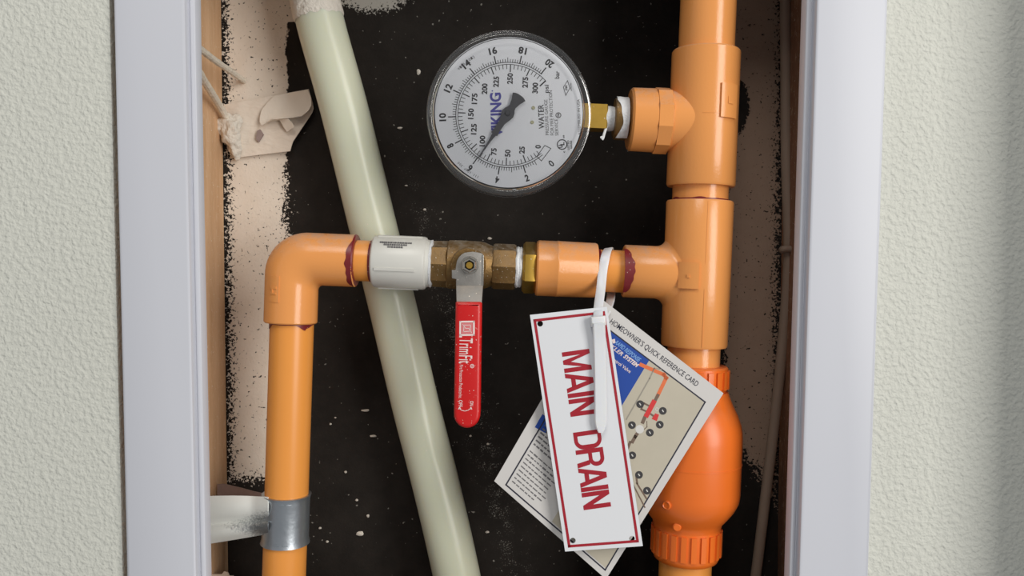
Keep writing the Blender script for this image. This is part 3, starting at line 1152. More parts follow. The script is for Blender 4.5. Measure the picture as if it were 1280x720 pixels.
# clear cover: rim profile and a pane
bm = B()
gcf = P(636, 141.2, 0.4395)
lathe(bm, gcf, back_y, [(0.0004, 0.0412), (-0.0006, 0.0424), (-0.0008, 0.0434), (-0.0002, 0.0445), (0.0012, 0.0451), (0.0060, 0.0451), (0.0068, 0.0446), (0.0085, 0.0446), (0.0092, 0.0452), (0.0120, 0.0452), (0.0120, 0.0424), (0.0075, 0.0422), (0.0012, 0.0418), (0.0004, 0.0412)], 96, cap=False)
rim = build('cover_rim', bm, M['rim'], gauge, sharp=0.9)
bm = B()
lathe(bm, gcf + back_y * 0.0004, -back_y, [(-0.0016, 0.0), (-0.0016, 0.0411), (0.0, 0.0411), (0.0006, 0.030), (0.0009, 0.015), (0.0010, 0.0)], 72)
build('lens', bm, M['lens'], gauge)

ROTD = -2.5
psi_ang = lambda p: -45.0 - 270.0 * p / 300.0 + ROTD
pol = lambda r, a: (GC[0] + r * math.cos(math.radians(a)), GC[1] - r * math.sin(math.radians(a)))
pr = Print(gpl)
pr.ring(GC, 62.8, 63.5, psi_ang(2), psi_ang(300), 120)
pr.ring(GC, 65.3, 66.1, psi_ang(2), psi_ang(291), 120)
for p in range(0, 301, 5):
    if p == 0: continue
    maj = p % 25 == 0
    a = psi_ang(p)
    pr.line(pol(63.0, a), pol(53.6 if maj else 57.4, a), 1.3 if maj else 0.8)
pr.line(pol(63.4, psi_ang(300)), pol(53.2, psi_ang(300)), 1.5)
# the end-stop box at zero
a0 = psi_ang(0)
q = [pol(56.0, a0 - 1.0), pol(64.5, a0 - 1.0), pol(66.0, a0 + 14), pol(58.5, a0 + 16.5)]
cx, cy = 680.0, 191.2
q = [(681.0, 181.8), (688.6, 185.6), (676.8, 201.2), (671.0, 195.6)]
pr.path(q, 0.8, True)
for i in range(5, 101):
    b = i * 0.2
    a = psi_ang(b * 14.5038)
    maj = i % 10 == 0
    mid = i % 5 == 0
    pr.line(pol(65.7, a), pol(75.6 if maj else (71.8 if mid else 69.8), a), 1.4 if maj else 0.75)
pr.done('scale_marks', M['ink'], dial)
pr = Print(gpl)
for b in range(2, 21, 2):
    a = psi_ang(b * 14.5038)
    s = str(b)
    right = math.cos(math.radians(a - ROTD)) > 0
    # digits on the upper half of the gauge (left in the picture) point outwards, the others inwards
    run = a - 90 if not right else a + 90
    pr.ctext(s, pol(82.3, a), run, 4.9 * len(s) + (0.4 if len(s) > 1 else 0), 8.6, 0.035)
pr.ctext('0', pol(81.0, psi_ang(0) - 1), psi_ang(0) + 90, 5.0, 8.4, 0.02)
for t, c in (('0', (672.6, 183.4)), ('25', (652.5, 187.6)), ('50', (634.6, 191.6)), ('75', (617.3, 189.6)), ('100', (603.0, 176.2)), ('125', (592.3, 161.4)),
             ('150', (588.6, 142.2)), ('175', (593.2, 123.4)), ('200', (605.8, 111.0)), ('225', (620.2, 102.2)), ('250', (637.6, 98.2)), ('275', (656.6, 103.0)), ('300', (669.0, 110.0))):
    pr.ctext(t, c, 90 + ROTD, 4.5 * len(t), 6.9, 0.032)
pr.done('numerals', M['ink'], dial)
pr = Print(gpl)
pr.ctext('psi', (683.0, 111.0), 90 + ROTD, 10.0, 5.4, 0.012)
pr.ctext('bar', (696.4, 93.6), 90 + ROTD, 9.5, 5.6, 0.012)
pr.text('WATER', (680.6, 160.8), (679.4, 130.6), 6.9, 0.012)
pr.done('unit_lettering', M['ink'], dial)
pr = Print(gpl)
pr.text('PRESSURE GAUGE', (686.2, 168.6), (684.2, 124.4), 4.0)
pr.text('FOR FIRE PROTECTION', (692.4, 169.0), (690.0, 113.0), 4.0)
pr.text('SERVICE', (698.0, 169.4), (697.2, 148.6), 4.0)
pr.ring((698.0, 144.0), 2.6, 3.6, n=20)
pr.text('FM', (699.3, 146.0), (699.1, 142.0), 2.6, 0.03)
pr.done('approval_text', M['grey_ink'], dial)
pr = Print(gpl)
pr.path([(707.2, 119.2), (712.0, 112.0), (709.2, 101.6), (704.2, 109.6)][:1] + [(712.4, 110.0), (709.4, 100.8), (704.4, 109.0)], 0.8, True)
pr.text('FM', (709.6, 112.6), (709.0, 106.8), 2.8, 0.03)
pr.text('APPROVED', (715.0, 113.6), (714.2, 103.6), 1.6, 0.02)
pr.done('diamond_mark', M['grey_ink'], dial)
pr = Print(gpl)
pr.text('ASSEMBLED IN USA', (726.0, 168.8), (724.6, 124.0), 3.2)
pr.done('origin_text', M['grey_ink'], dial)
pr = Print(gpl)
pr.ring((702.6, 180.6), 5.4, 6.6, n=28)
pr.text('U', (703.4, 184.6), (703.2, 181.0), 5.2, 0.04)
pr.text('L', (705.6, 181.4), (705.4, 177.6), 5.2, 0.04)
pr.text('c', (706.4, 191.0), (706.2, 188.6), 2.6, 0.03)
pr.text('us', (705.6, 172.8), (705.4, 168.8), 2.4, 0.03)
pr.text('LISTED', (711.8, 187.2), (711.4, 175.4), 2.4, 0.02)
pr.text('GAUGE', (715.2, 186.0), (714.8, 175.8), 2.2, 0.02)
pr.done('listing_mark', M['ink'], dial)
pr = Print(gpl)
for i, ch in enumerate('WIKA 2012'):
    if ch != ' ':
        a = 137.0 - i * 2.0
        pr.ctext(ch, pol(84.5, a), a - 90, 2.2, 3.4, 0.0)
pr.done('maker_text', M['grey_ink'], dial)
pr = Print(gpl)
for i, ch in enumerate('111.10SP.300'):
    a = 225 + (11 - i) * 1.8 - 1
    pr.ctext(ch, pol(86.5, a), a - 90, 1.8 if ch not in '.1' else 0.6, 3.0, 0.0)
pr.done('model_text', M['grey_ink'], dial)
pr = Print(gpl)
pr.text('VIKING', (628.2, 171.0), (626.2, 115.6), 14.0, 0.035)
pr.ring((615.4, 113.6), 0.0, 0.9, n=10)
pr.done('brand_lettering', M['violet_ink'], dial)
pr = Print(gpl, 0.0003)
pr.ring((621.0, 122.0), 0, 2.2, n=14)
pr.poly([(617.6, 122.6), (619.6, 120.2), (619.6, 124.4)])
pr.done('logo_dot', M['dial'], dial)
for c in ((666.6, 135.0), (665.2, 153.0)):
    bm = B()
    lathe(bm, gpl(c[0], c[1], -0.0002), -back_y, [(0, 2.4 * gs), (0.0006, 2.2 * gs), (0.0009, 1.5 * gs), (0.0006, 1.1 * gs), (0.0006, 0)], 20)
    build('rivet', bm, M['rivet'], dial)
# needle: solid, a little above the dial
npl = flat_plane(gy - 0.0022)
NC = (634.6, 142.2)
na = math.radians(-123.6)
nx, ny = math.cos(na), -math.sin(na)
tx, ty = -ny, nx
np_ = lambda s, t: (NC[0] + nx * s + tx * t, NC[1] + ny * s + ty * t)
bm = B()
half = [(67, 0.5), (40, 1.5), (31, 2.6), (30.2, 4.6), (27.5, 4.2), (25, 3.8), (13, 4.0), (8, 5.6), (5, 6.8), (0, 8.2), (-5, 6.9), (-8, 5.0), (-11, 4.2), (-18, 6.0), (-25.5, 9.4), (-27.2, 6.4), (-28.0, 3.0)]
outl = [np_(s, t) for s, t in half] + [np_(s, -t) for s, t in reversed(half)]
slab(bm, npl, outl, 0.0007)
needle = build('needle', bm, M['needle'], gauge)
bm = B()
lathe(bm, npl(NC[0], NC[1], -0.0018), -back_y, [(0, 3.0 * gs), (0.0018, 3.4 * gs), (0.0025, 3.2 * gs), (0.0028, 2.4 * gs), (0.0028, 0)], 24)
build('needle_hub', bm, M['needle'], needle)
# stem
stem_a = (G(790) - G(720)).normalized()
bm = B()
line_lathe(bm, G, [(700, 14), (702, 19.6), (757, 19.6), (758, 18)], D, n=4, phase=PI / 4, k=1.06)
build('stem', bm, M['brass'], gauge)['label'] = 'square brass stem'
bm = B()
line_lathe(bm, G, [(756, 12), (756.6, 15.5), (762, 16.0), (767.5, 15.0), (768, 11)], D, n=28)
for q in bm.verts:
    q.co += Vector((1, 0.5, 0.6)) * 0.0006 * mnoise.noise(q.co * 280)
tape = build('thread_tape', bm, M['tape'], gauge)
bm = B()
pts = [G(757) + Vector((0, -0.005, -0.0055)), P(755, 168, 0.462), P(754, 172, 0.461), P(752.5, 174.5, 0.461)]
tube(bm, catmull(pts, 4), 0.0008, 7)
tube(bm, catmull([P(754.5, 170, .4615), P(752, 171.5, .461), P(750.3, 171.8, .461)], 4), 0.0006, 7)
build('tape_end', bm, M['tape'], tape)
bm = B()
line_lathe(bm, G, [(767, 14), (767.5, 25.0), (770, 26.4), (781, 26.4), (784, 23), (787, 22)], D, n=36)
bush = build('bushing', bm, M['brass_dusty'], gauge)
bm = B()
_, e1_, e2_ = axes(stem_a)
rb_ = 26.4 * px * .975
for (a0_, a1_, u0, u1, tw) in ((-1.2, 1.5, 769.0, 782.5, -4.5),):
    nA = 30
    grid = []
    for i in range(nA + 1):
        t = i / nA
        ang = a0_ + (a1_ - a0_) * t
        e0 = u0 + (6.5 * math.sin(PI * min(1, t * 1.3)) + 2.5 * mnoise.noise(Vector((t * 5, 2, 0)))) * (1 if t < .75 else .3)
        row = []
        for j in range(5):
            uu = e0 + (u1 + 1 - e0) * j / 4
            rr = rb_ + 0.0004 + 0.0007 * abs(mnoise.noise(Vector((uu * 0.35, ang * 2.5, 4))))
            row.append(bm.verts.new(G(uu) + (e1_ * math.cos(ang) + e2_ * math.sin(ang)) * rr))
        grid.append(row)
    for i in range(nA):
        for j in range(4):
            face(bm, (grid[i][j], grid[i + 1][j], grid[i + 1][j + 1], grid[i][j + 1]))
build('tape_wrap', bm, M['tape'], bush)

# ================================================================== MILKY TUBE
YT = 0.5035
tube_px = [(378, -130), (387, -40), (401, 30), (430, 135), (463, 270), (490, 380), (518, 500), (546, 610), (570, 715), (592, 830)]
bm = B()
ctr = catmull([P(u, v, YT) for u, v in tube_px], 6)
tube(bm, ctr, 0.0149, 48)
mt = tag(build('water_tube', bm, M['milky']), 'milky translucent plastic water tube slanting behind the valve', 'tube')
bm = B()
cc = [p for p in catmull([P(u, v, YT) for u, v in ((370, -130), (387, -40), (399, 24))], 16)]
n = 56
rings = []
prev = None
for i, p in enumerate(cc):
    t_ = (cc[min(i + 1, len(cc) - 1)] - cc[max(i - 1, 0)]).normalized()
    _, e1_, e2_ = axes(t_)
    row = []
    for k_ in range(n):
        an = 2 * PI * k_ / n
        d = e1_ * math.cos(an) + e2_ * math.sin(an)
        r = 0.0149 + 0.0007 + 0.0005 * mnoise.noise(Vector((i * 0.4, math.cos(an) * 3, math.sin(an) * 3)))
        q = p + d * r
        if i == len(cc) - 1:
            q = p + t_ * (0.0024 * mnoise.noise(Vector((math.cos(an) * 4, math.sin(an) * 4, 2)))) + d * 0.01495
        row.append(bm.verts.new(q))
    rings.append(row)
for p, q in zip(rings, rings[1:]):
    for k_ in range(n):
        face(bm, (p[k_], p[(k_ + 1) % n], q[(k_ + 1) % n], q[k_]))
bmesh.ops.recalc_face_normals(bm, faces=bm.faces)
build('plaster_coat', bm, M['plaster'], mt)['label'] = 'white plaster crusted on the upper end'

# ================================================================== SIGN, CARD, CABLE TIE
spl = plane3(P(662, 392, 0.4395), P(760, 392, 0.4395), P(740, 690, 0.4235))
cpl = plane3(P(640, 373, 0.4475), P(860, 373, 0.4475), P(756, 724, 0.4295))

card = thing('reference_card', cpl(756, 724), 'white printed reference card with a blue panel hanging behind the drain sign', 'card')
bm = B()
slab(bm, cpl, [(750.7, 372.7), (904.3, 491.6), (757.5, 724.0), (617.8, 601.4)], 0.0007)
build('sheet', bm, M['card'], card)
pr = Print(cpl)
pr.path([(742, 397.5), (881.5, 502.6), (756.5, 712.5), (632.5, 606.0), (682, 523)], 1.7)
pr.done('frame_line', M['navy'], card)
pr = Print(cpl, 0.00010)
pr.poly([(744.0, 398.2), (812.0, 449.5), (757.0, 541.0), (689, 490)])
pr.poly([(668.5, 534), (678.0, 517.5), (690, 526), (682, 541.5)])
pr.done('blue_panel', M['blue'], card)
pr = Print(cpl, 0.00008)
pr.poly([(812.0, 449.5), (880.0, 503.0), (757.0, 710.0), (690, 652), (757, 541)])
pr.done('photo_panel', M['photo_bg'], card)
pr = Print(cpl)
pr.text("HOMEOWNER'S QUICK REFERENCE CARD", (761.6, 403.6), (870.4, 483.4), 6.6, 0.003)
pr.done('heading_lettering', M['navy'], card)
pr = Print(cpl, 0.0002)
pr.text('RAPID RESPONSE', (768.0, 429.4), (798.4, 453.0), 5.6, 0.02, 0.25)
pr.done('panel_lettering', M['pale_blue'], card)
pr = Print(cpl, 0.0002)
pr.text('SPRINKLER', (746.0, 421.0), (776.6, 445.2), 5.0, 0.015, 0.25)
pr.text('SYSTEM', (778.6, 446.6), (796.0, 459.8), 5.4, 0.04, 0.25)
pr.text('Control Valve', (761.0, 447.0), (787.0, 466.6), 4.2, 0.01)
pr.poly([(764.5, 424.5), (768.6, 423.5), (769.4, 428.4), (766.2, 429.6)])
pr.done('white_panel_lettering', M['print_white'], card)
# the printed photograph: a pipe drop with a red valve, a gauge and numbered dots
pr = Print(cpl, 0.00014)
pr.path([(801.5, 456.0), (829.8, 468.4), (832.8, 472.4), (822.2, 494.4)], 4.6)
pr.done('photo_pipe', M['photo_orange'], card)
pr = Print(cpl, 0.00014)
pr.path([(818.0, 460), (812.0, 473), (783.0, 524.0)], 1.6)
pr.path([(817.5, 460.5), (826.5, 461.5)], 1.0)
pr.done('photo_tube', M['photo_grey'], card)
pr = Print(cpl, 0.00016)
pr.path([(822.2, 494.4), (818.0, 502.4)], 4.0)
pr.path([(807.0, 519.5), (803.6, 527.5)], 4.4)
pr.path([(799.0, 538.0), (794.0, 546.0), (790.6, 552.0)], 4.2)
pr.path([(787.6, 553.0), (784.4, 561.0)], 3.4)
pr.path([(810.8, 507.0), (804.8, 504.0), (801.6, 511.4), (807.4, 514.0)], 2.2)
pr.path([(812.6, 517.0), (818.4, 521.0)], 2.4)
pr.path([(796, 604), (808, 623)], 2.0)
pr.path([(791.5, 606), (806, 634)], 1.6)
pr.path([(795.5, 596), (796.5, 604)], 2.4)
pr.path([(808.6, 526.6), (808.8, 533.6), (803.0, 538.6)], 0.9)
pr.done('photo_fittings', M['photo_brown'], card)
pr = Print(cpl, 0.00018)
pr.path([(817.0, 503.0), (808.6, 518.6)], 6.0)
pr.poly([(819.2, 516.6), (823.8, 518.4), (821.0, 526.4), (814.6, 523.6)])
pr.done('photo_valve', M['photo_red'], card)
pr = Print(cpl, 0.0002)
pr.ring((799.6, 536.6), 0, 5.4, n=24)
pr.ring((821.2, 511.6), 1.4, 2.2, n=16)
pr.done('photo_gauge', M['photo_white'], card)
dots = ((800.2, 505.2), (828.6, 513.6), (824.8, 530.8), (790.0, 531.4), (812.4, 540.8), (790.4, 569.2), (798.8, 593.6), (808.8, 613.4))
pr = Print(cpl, 0.00022)
for c in dots:
    pr.ring(c, 0, 4.8, n=24)
pr.done('number_dots', M['ink'], card)
pr = Print(cpl, 0.00026)
for c in dots:
    pr.line((c[0] - 0.9, c[1] - 1.4), (c[0] + 0.9, c[1] + 1.4), 1.3)
pr.done('dot_numerals', M['photo_white'], card)
# paragraph lines, too small to read: dashes of word length
pr = Print(cpl)
dxy = (0.752, 0.659)
dn_ = (-0.512, 0.859)
for i in range(15):
    heavy = i < 6
    o = (681.0 - 2.75 * i * 1.0, 531.0 + 4.75 * i) if i < 6 else (681.0 - 2.75 * (i + 0.8), 531.0 + 4.75 * (i + 0.8))
    s = 0.0
    L_ = 44 if i not in (5, 14) else 32
    while s < L_:
        w = random.uniform(3, 7.5)
        a = (o[0] + dxy[0] * s, o[1] + dxy[1] * s)
        b = (o[0] + dxy[0] * (s + w), o[1] + dxy[1] * (s + w))
        pr.line(a, b, 2.0 if heavy or random.random() < .15 else 1.4)
        s += w + 1.3
pr.done('paragraph_lines', M['grey_ink'], card)

sign = thing('drain_sign', spl(755, 684), 'white sign lettered MAIN DRAIN in red hanging from a cable tie', 'sign')
bm = holed_slab(spl, [(662.4, 393.6), (758.6, 383.4), (803.6, 682.6), (706.4, 689.4)], [(675.2, 404.6, 3.6), (716.0, 675.8, 3.6), (790.0, 673.4, 3.6), (753.5, 395.0, 3.6)], 0.0012)
build('plate', bm, M['sign'], sign)
pr = Print(spl)
pr.path([(668.4, 400.6), (754.6, 390.6), (797.0, 676.4), (711.6, 682.8)], 3.3, True)
pr.done('red_border', M['sign_red'], sign)
STK = 5.5                                                   # stroke of the sign letters, pixels


def sign_letter(ch, o, w, ax_, up_, h=34.5):
    """bold condensed capital: o baseline start, w advance width (pixels)"""
    pr = Print(spl)
    m = lambda x, y: (o[0] + ax_[0] * x + up_[0] * y, o[1] + ax_[1] * x + up_[1] * y)
    q = lambda *p: pr.poly([m(x, y) for x, y in p])
    t = STK
    if ch in 'MNDRI':
        q((0, 0), (t, 0), (t, h), (0, h))
    if ch == 'M':
        q((w - t, 0), (w, 0), (w, h), (w - t, h))
        q((t, h), (t, h * 0.66), (w / 2 - 2.6, 0), (w / 2, 0), (w / 2, h * 0.28))
        q((w - t, h), (w / 2, h * 0.28), (w / 2, 0), (w / 2 + 2.6, 0), (w - t, h * 0.66))
    if ch == 'N':
        q((w - t, 0), (w, 0), (w, h), (w - t, h))
        q((t, h), (t, h * 0.64), (w - t, 0), (w - t, h * 0.36))
    if ch == 'A':
        q((0, 0), (t, 0), (w / 2, h * 0.76), (w / 2, h), (w / 2 - 3.4, h))
        q((w, 0), (w / 2 + 3.4, h), (w / 2, h), (w / 2, h * 0.76), (w - t, 0))
        q((w * 0.27, h * 0.20), (w * 0.73, h * 0.20), (w * 0.655, h * 0.36), (w * 0.345, h * 0.36))
    if ch in 'DR':
        y0 = 0.0 if ch == 'D' else h * 0.44
        H_ = h - y0
        r = min(w * 0.52, H_ / 2)
        n = 9
        outer_ = [(w - r + r * math.sin(PI / 2 * i / n), h - r + r * math.cos(PI / 2 * i / n)) for i in range(n + 1)]
        outer_ += [(w - r + r * math.cos(PI / 2 * i / n), y0 + r - r * math.sin(PI / 2 * i / n)) for i in range(n + 1)]
        ri = max(1.5, r - t)
        tv = t * 0.86
        inner_ = [(w - r + ri * math.sin(PI / 2 * i / n), h - tv - ri + ri * math.cos(PI / 2 * i / n)) for i in range(n + 1)]
        inner_ += [(w - r + ri * math.cos(PI / 2 * i / n), y0 + tv + ri - ri * math.sin(PI / 2 * i / n)) for i in range(n + 1)]
        outer_ = [(t, h)] + outer_ + [(t, y0)]
        inner_ = [(t, h - tv)] + inner_ + [(t, y0 + tv)]
        for i in range(len(outer_) - 1):
            q(outer_[i], outer_[i + 1], inner_[i + 1], inner_[i])
        if ch == 'R':
            q((w - t * 1.05, 0), (w, 0), (w - t * 0.55, h * 0.44 + 1), (w - t * 1.6, h * 0.44 + 1))
    pr.done('letter', M['sign_red'], sign)


for word, p0, p1 in ((('M', 26.0), ('A', 24.5), ('I', 6.4), ('N', 21.5)), (702.2, 440.6), (713.4, 521.2)), ((('D', 22.5), ('R', 22.5), ('A', 24.5), ('I', 6.4), ('N', 21.5)), (716.2, 541.0), (729.8, 637.8)):
    Lx = math.hypot(p1[0] - p0[0], p1[1] - p0[1])
    ax_ = ((p1[0] - p0[0]) / Lx, (p1[1] - p0[1]) / Lx)
    up_ = (ax_[1], -ax_[0])
    tot = sum(w for _, w in word)
    gap = (Lx - tot) / (len(word) - 1)
    x = 0.0
    for ch, w in word:
        sign_letter(ch, (p0[0] + ax_[0] * x, p0[1] + ax_[1] * x), w, ax_, up_)
        x += w + gap

tie = thing('cable_tie', P(748, 402, 0.436), 'white nylon cable tie looped over the orange branch pipe holding the sign', 'cable tie')


def ribbon(bm, pts, wdir, w, th, wf=None):
    rows = []
    for i, p in enumerate(pts):
        t = (pts[min(i + 1, len(pts) - 1)] - pts[max(i - 1, 0)]).normalized()
        wd = (wdir - t * wdir.dot(t)).normalized()
        n_ = t.cross(wd).normalized()
        ww = w * (wf(i / (len(pts) - 1)) if wf else 1)
        rows.append([bm.verts.new(p + wd * a * ww / 2 + n_ * b * th / 2) for a, b in ((-1, -0.5), (-0.8, 1), (0.8, 1), (1, -0.5), (0.8, -1), (-0.8, -1))])
    for p, q in zip(rows, rows[1:]):
        for k_ in range(6):
            face(bm, (p[k_], p[(k_ + 1) % 6], q[(k_ + 1) % 6], q[k_]))
    face(bm, rows[0]); face(bm, rows[-1])
    bmesh.ops.recalc_face_normals(bm, faces=bm.faces)


bm = B()
loop = [P(747.5, 402, 0.4350), P(748.0, 385, 0.4415), P(751.0, 362, 0.4505), P(753.5, 338, 0.4550), P(757.0, 320, 0.4575), P(760.0, 312.0, 0.4640), P(761, 311.0, 0.4710), P(762, 313, 0.4790),
        P(763, 325, 0.4850), P(764, 345, 0.4860), P(764, 362, 0.4810), P(763, 374, 0.470), P(760, 384, 0.455), P(756.5, 392, 0.4440), P(753.5, 395.0, 0.4415)]
ribbon(bm, catmull(loop, 6), Vector((1, 0, 0.15)), 0.0052, 0.0012)
build('loop', bm, M['tie'], tie)
bm = B()
hp = plane3(P(700, 402, 0.4335), P(800, 402, 0.4335), P(750, 450, 0.4315))
slab(bm, hp, [(738.6, 396.0), (757.0, 394.4), (758.0, 406.4), (739.6, 408.6)], 0.0048, 0.0010)
build('head', bm, M['tie'], tie)
bm = B()
tail_c = catmull([P(748.5, 404, 0.4330), P(749.5, 430, 0.4335), P(750.4, 470, 0.4318), P(750.8, 510, 0.4295), P(751.0, 541, 0.4276)], 8)
ribbon(bm, tail_c, Vector((1, 0, 0)), 16.0 * 0.432 / F, 0.0012, lambda t: 1.0 if t < 0.86 else max(0.35, 1 - ((t - 0.86) / 0.14) ** 2 * 0.62))
build('tail', bm, M['tie'], tie)

# ================================================================== STRAP CLAMP ON THE LEFT PIPE
clamp = thing('pipe_strap', L(647), 'galvanised metal strap clamp holding the left drain pipe to the stud', 'clamp')
bm = B()
cA = L(617.0)
rc = 28.2 * px * 0.985
ca = dn
Lc = (L(677.5) - cA).dot(ca)
lathe(bm, cA, ca, [(0, rc), (0.0, rc + 0.0013), (0.0010, rc + 0.0010), (0.0030, rc + 0.0006), (Lc * .5, rc + 0.0005), (Lc - 0.003, rc + 0.0006), (Lc - 0.0010, rc + 0.0010), (Lc, rc + 0.0013), (Lc, rc)], 56)
band = build('band', bm, M['galv'], clamp)
for ang, s in ((0.05, 0.09), (0.35, 0.09), (-0.1, 0.9), (0.25, 0.91)):
    bm = B()
    patch(bm, cA, ca, rc + 0.0006, Lc * s, Lc * s + 0.0006, ang - 0.1, ang + 0.12, 0.0004, na=3)
    build('crimp', bm, M['galv'], band)
bm = B()
NU, NV = 24, 20
g = []
for i in range(NU + 1):
    t = i / NU
    u = 225 + (336 - 225) * t
    vt = 621.5 - 1.5 * math.sin(PI * t)
    vb = 680 - 14 * max(0, t - 0.25) / 0.75
    row = []
    for j in range(NV + 1):
        s = j / NV
        v = vt + (vb - vt) * s
        crease = math.exp(-((s - 0.60) / 0.10) ** 2)
        lobe = -0.0030 * math.sin(PI * min(1, s / 0.60)) if s < 0.6 else -0.0038 * math.sin(PI * (s - 0.6) / 0.4)
        y = 0.466 + lobe * (0.4 + 0.6 * min(1, t * 1.6)) + 0.0015 * crease * t
        y -= 0.006 * max(0, t - 0.82) / 0.18
        row.append(bm.verts.new(P(u, v, y)))
    g.append(row)
for i in range(NU):
    for j in range(NV):
        face(bm, (g[i][j], g[i + 1][j], g[i + 1][j + 1], g[i][j + 1]))
bmesh.ops.recalc_face_normals(bm, faces=bm.faces)
r_ = bmesh.ops.solidify(bm, geom=bm.faces[:], thickness=0.0008)
build('arm', bm, M['arm'], clamp, origin=P(300, 656, 0.465), sharp=1.2)['label'] = 'flattened strap arm oversprayed white'

# ================================================================== WIRES, PAPER, SCRAPS ON THE LEFT
bm = B()
tube(bm, catmull([P(241, 54, 0.450), P(250, 61, 0.462), P(268, 75, 0.486), P(288, 89, 0.512), P(305, 101, 0.5335)], 10), 0.0020, 10,
     rf=lambda t: 0.0020 + 0.0005 * mnoise.noise(Vector((t * 30, 0, 0))))
tag(build('dusty_wire', bm, M['wire']), 'upper thin plaster-coated wire crossing from frame to back board', 'wire')
bm = B()
tube(bm, catmull([P(240, 76, 0.450), P(246, 86, 0.462), P(262, 112, 0.490), P(275, 133, 0.515), P(286, 152, 0.527)], 10), 0.0023, 10,
     rf=lambda t: 0.0023 + 0.0005 * mnoise.noise(Vector((t * 30, 5, 0))))
tag(build('dusty_wire', bm, M['wire']), 'lower thin plaster-coated wire ending in a plaster lump', 'wire')

paper = thing('paper_flap', P(335, 190, BACK_D - 0.002), 'torn paper patch peeling off the back board on the left', 'paper')


def sheet(bm, rows, yfun, n=18, m=14):
    """rows: (left edge px, right edge px) from top to bottom, bilinear grid"""
    g = []
    for j in range(m + 1):
        t = j / m * (len(rows) - 1)
        k_ = min(int(t), len(rows) - 2)
        f = t - k_
        l = [rows[k_][0][c] * (1 - f) + rows[k_ + 1][0][c] * f for c in (0, 1)]
        r = [rows[k_][1][c] * (1 - f) + rows[k_ + 1][1][c] * f for c in (0, 1)]
        row = []
        for i in range(n + 1):
            s = i / n
            u, v = l[0] + (r[0] - l[0]) * s, l[1] + (r[1] - l[1]) * s
            row.append(bm.verts.new(P(u, v, yfun(s, j / m))))
        g.append(row)
    for j in range(m):
        for i in range(n):
            face(bm, (g[j][i], g[j][i + 1], g[j + 1][i + 1], g[j + 1][i]))
    bmesh.ops.recalc_face_normals(bm, faces=bm.faces)
    bmesh.ops.solidify(bm, geom=bm.faces[:], thickness=0.0005)


bm = B()
sheet(bm, [((280, 131), (386, 111.6)), ((282, 148), (391, 128)), ((286, 165), (392.5, 138)), ((292, 182), (378, 160)), ((296, 194), (366, 178)), ((297, 197), (363, 189))],
      lambda s, t: BACK_D - 0.0016 - 0.0010 * abs(mnoise.noise(Vector((s * 3, t * 3, 0)))) - 0.006 * max(0, s - 0.62) * (1 - 0.4 * t) - 0.0010 * t)
build('sheet', bm, M['paper'], paper, sharp=1.2)
bm = B()
sheet(bm, [((343, 120), (385, 112)), ((335, 128), (389, 121)), ((327, 138), (390, 131)), ((325, 147), (386, 139)), ((325, 153), (377, 146)), ((327, 157), (341, 149))],
      lambda s, t: BACK_D - 0.0038 - 0.006 * max(0, s - 0.45) - 0.0036 * t ** 2)
build('curl', bm, M['paper_light'], paper, sharp=1.2)['label'] = 'pale torn layer curling forward'
bm = B()
sheet(bm, [((350, 150), (360, 148)), ((354, 157), (366, 154)), ((359, 165), (368, 159))], lambda s, t: BACK_D - 0.006 - 0.003 * s, 5, 5)
build('shred', bm, M['paper_light'], paper, sharp=1.2)
pp = flat_plane(BACK_D - 0.0050)
bm = B()
slab(bm, pp, [(325, 161.5), (329, 168), (323, 177.5), (319.5, 173), (321.5, 163.5)], 0.0018)
build('bare_spot', bm, M['paper_grey'], paper)['label'] = 'grey bare spot'

bm = B()
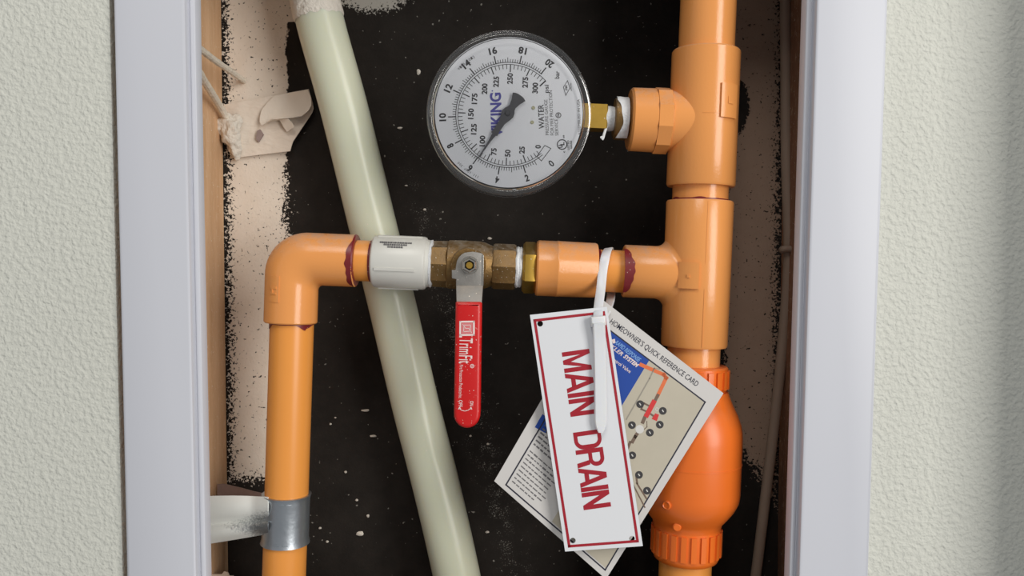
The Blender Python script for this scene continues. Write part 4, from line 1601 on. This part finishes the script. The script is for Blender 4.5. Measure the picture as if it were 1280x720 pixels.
# crumpled plaster lump: a lofted chain of uneven blobs
for (u, v, y, r) in ((278, 157, 0.527, 0.0050), (284, 154, 0.5265, 0.0052), (290, 160, 0.526, 0.0060), (287, 168, 0.5265, 0.0062), (292, 176, 0.527, 0.0056), (294, 186, 0.529, 0.0046), (296, 194, 0.5305, 0.0030), (297, 152, 0.528, 0.0040)):
    s0 = len(bm.verts)
    res = bmesh.ops.create_icosphere(bm, subdivisions=3, radius=1.0)
    c = P(u, v, y)
    for q in res['verts']:
        k_ = 1 + 0.4 * mnoise.noise(q.co * 1.8 + c * 200)
        q.co = c + Vector((q.co.x * 0.85, q.co.y * 0.8, q.co.z * 1.15)) * r * k_
lump = build('plaster_lump', bm, M['plaster'], sharp=2.0)
rm = lump.modifiers.new('fuse', 'REMESH')
rm.mode = 'VOXEL'
rm.voxel_size = 0.0007
rm.use_smooth_shade = True
tag(lump, 'crumpled white plaster lump at the end of the lower wire beside the torn paper', 'plaster')

bm = B()
sp_ = plane3(P(272, 606, 0.512), P(272, 624, 0.509), P(334, 622, 0.5))
slab(bm, sp_, [(271.5, 605.0), (279, 604.6), (300, 609.5), (316, 614), (334, 617.5), (334, 627), (271.5, 627)], 0.0016)
tag(build('paper_strip', bm, M['paper_grey']), 'grey-brown scrap of board tucked behind the strap clamp', 'scrap')
bm = B()
sl = plane3(P(250, 717, 0.505), P(300, 717, 0.505), P(270, 740, 0.495))
slab(bm, sl, [(248, 716.5), (277, 717.0), (280, 713.5), (285, 714.5), (287, 719), (292, 718.5), (293, 740), (248, 740)], 0.004, 0.0006)
tag(build('board_scrap', bm, M['paper']), 'small pale broken board scrap at the lower left of the cavity', 'scrap')

# ================================================================== CABLE ON THE RIGHT STUD
bm = B()
tube(bm, catmull([P(981, -90, 0.5225), P(982, 60, 0.5225), P(983, 200, 0.5215), P(986, 312, 0.5205), P(981, 400, 0.5225), P(969, 520, 0.524), P(957, 620, 0.525), P(944, 725, 0.527), P(930, 820, 0.528)], 10), 0.0034, 18)
tag(build('electrical_cable', bm, M['cable']), 'brownish grey cable running down beside the right stud', 'cable')
bm = B()
a, b = P(976, 307, 0.5195), P(995, 317, 0.5195)
tube(bm, catmull([P(978, 313, 0.5245), P(978, 312, 0.5175), P(982, 311, 0.5155), P(990, 311, 0.5155), P(993, 311, 0.5175), P(993.5, 311, 0.5235)], 8), 0.0022, 10)
tag(build('cable_staple', bm, M['cable']), 'staple clip pinning the grey cable to the right stud', 'staple')
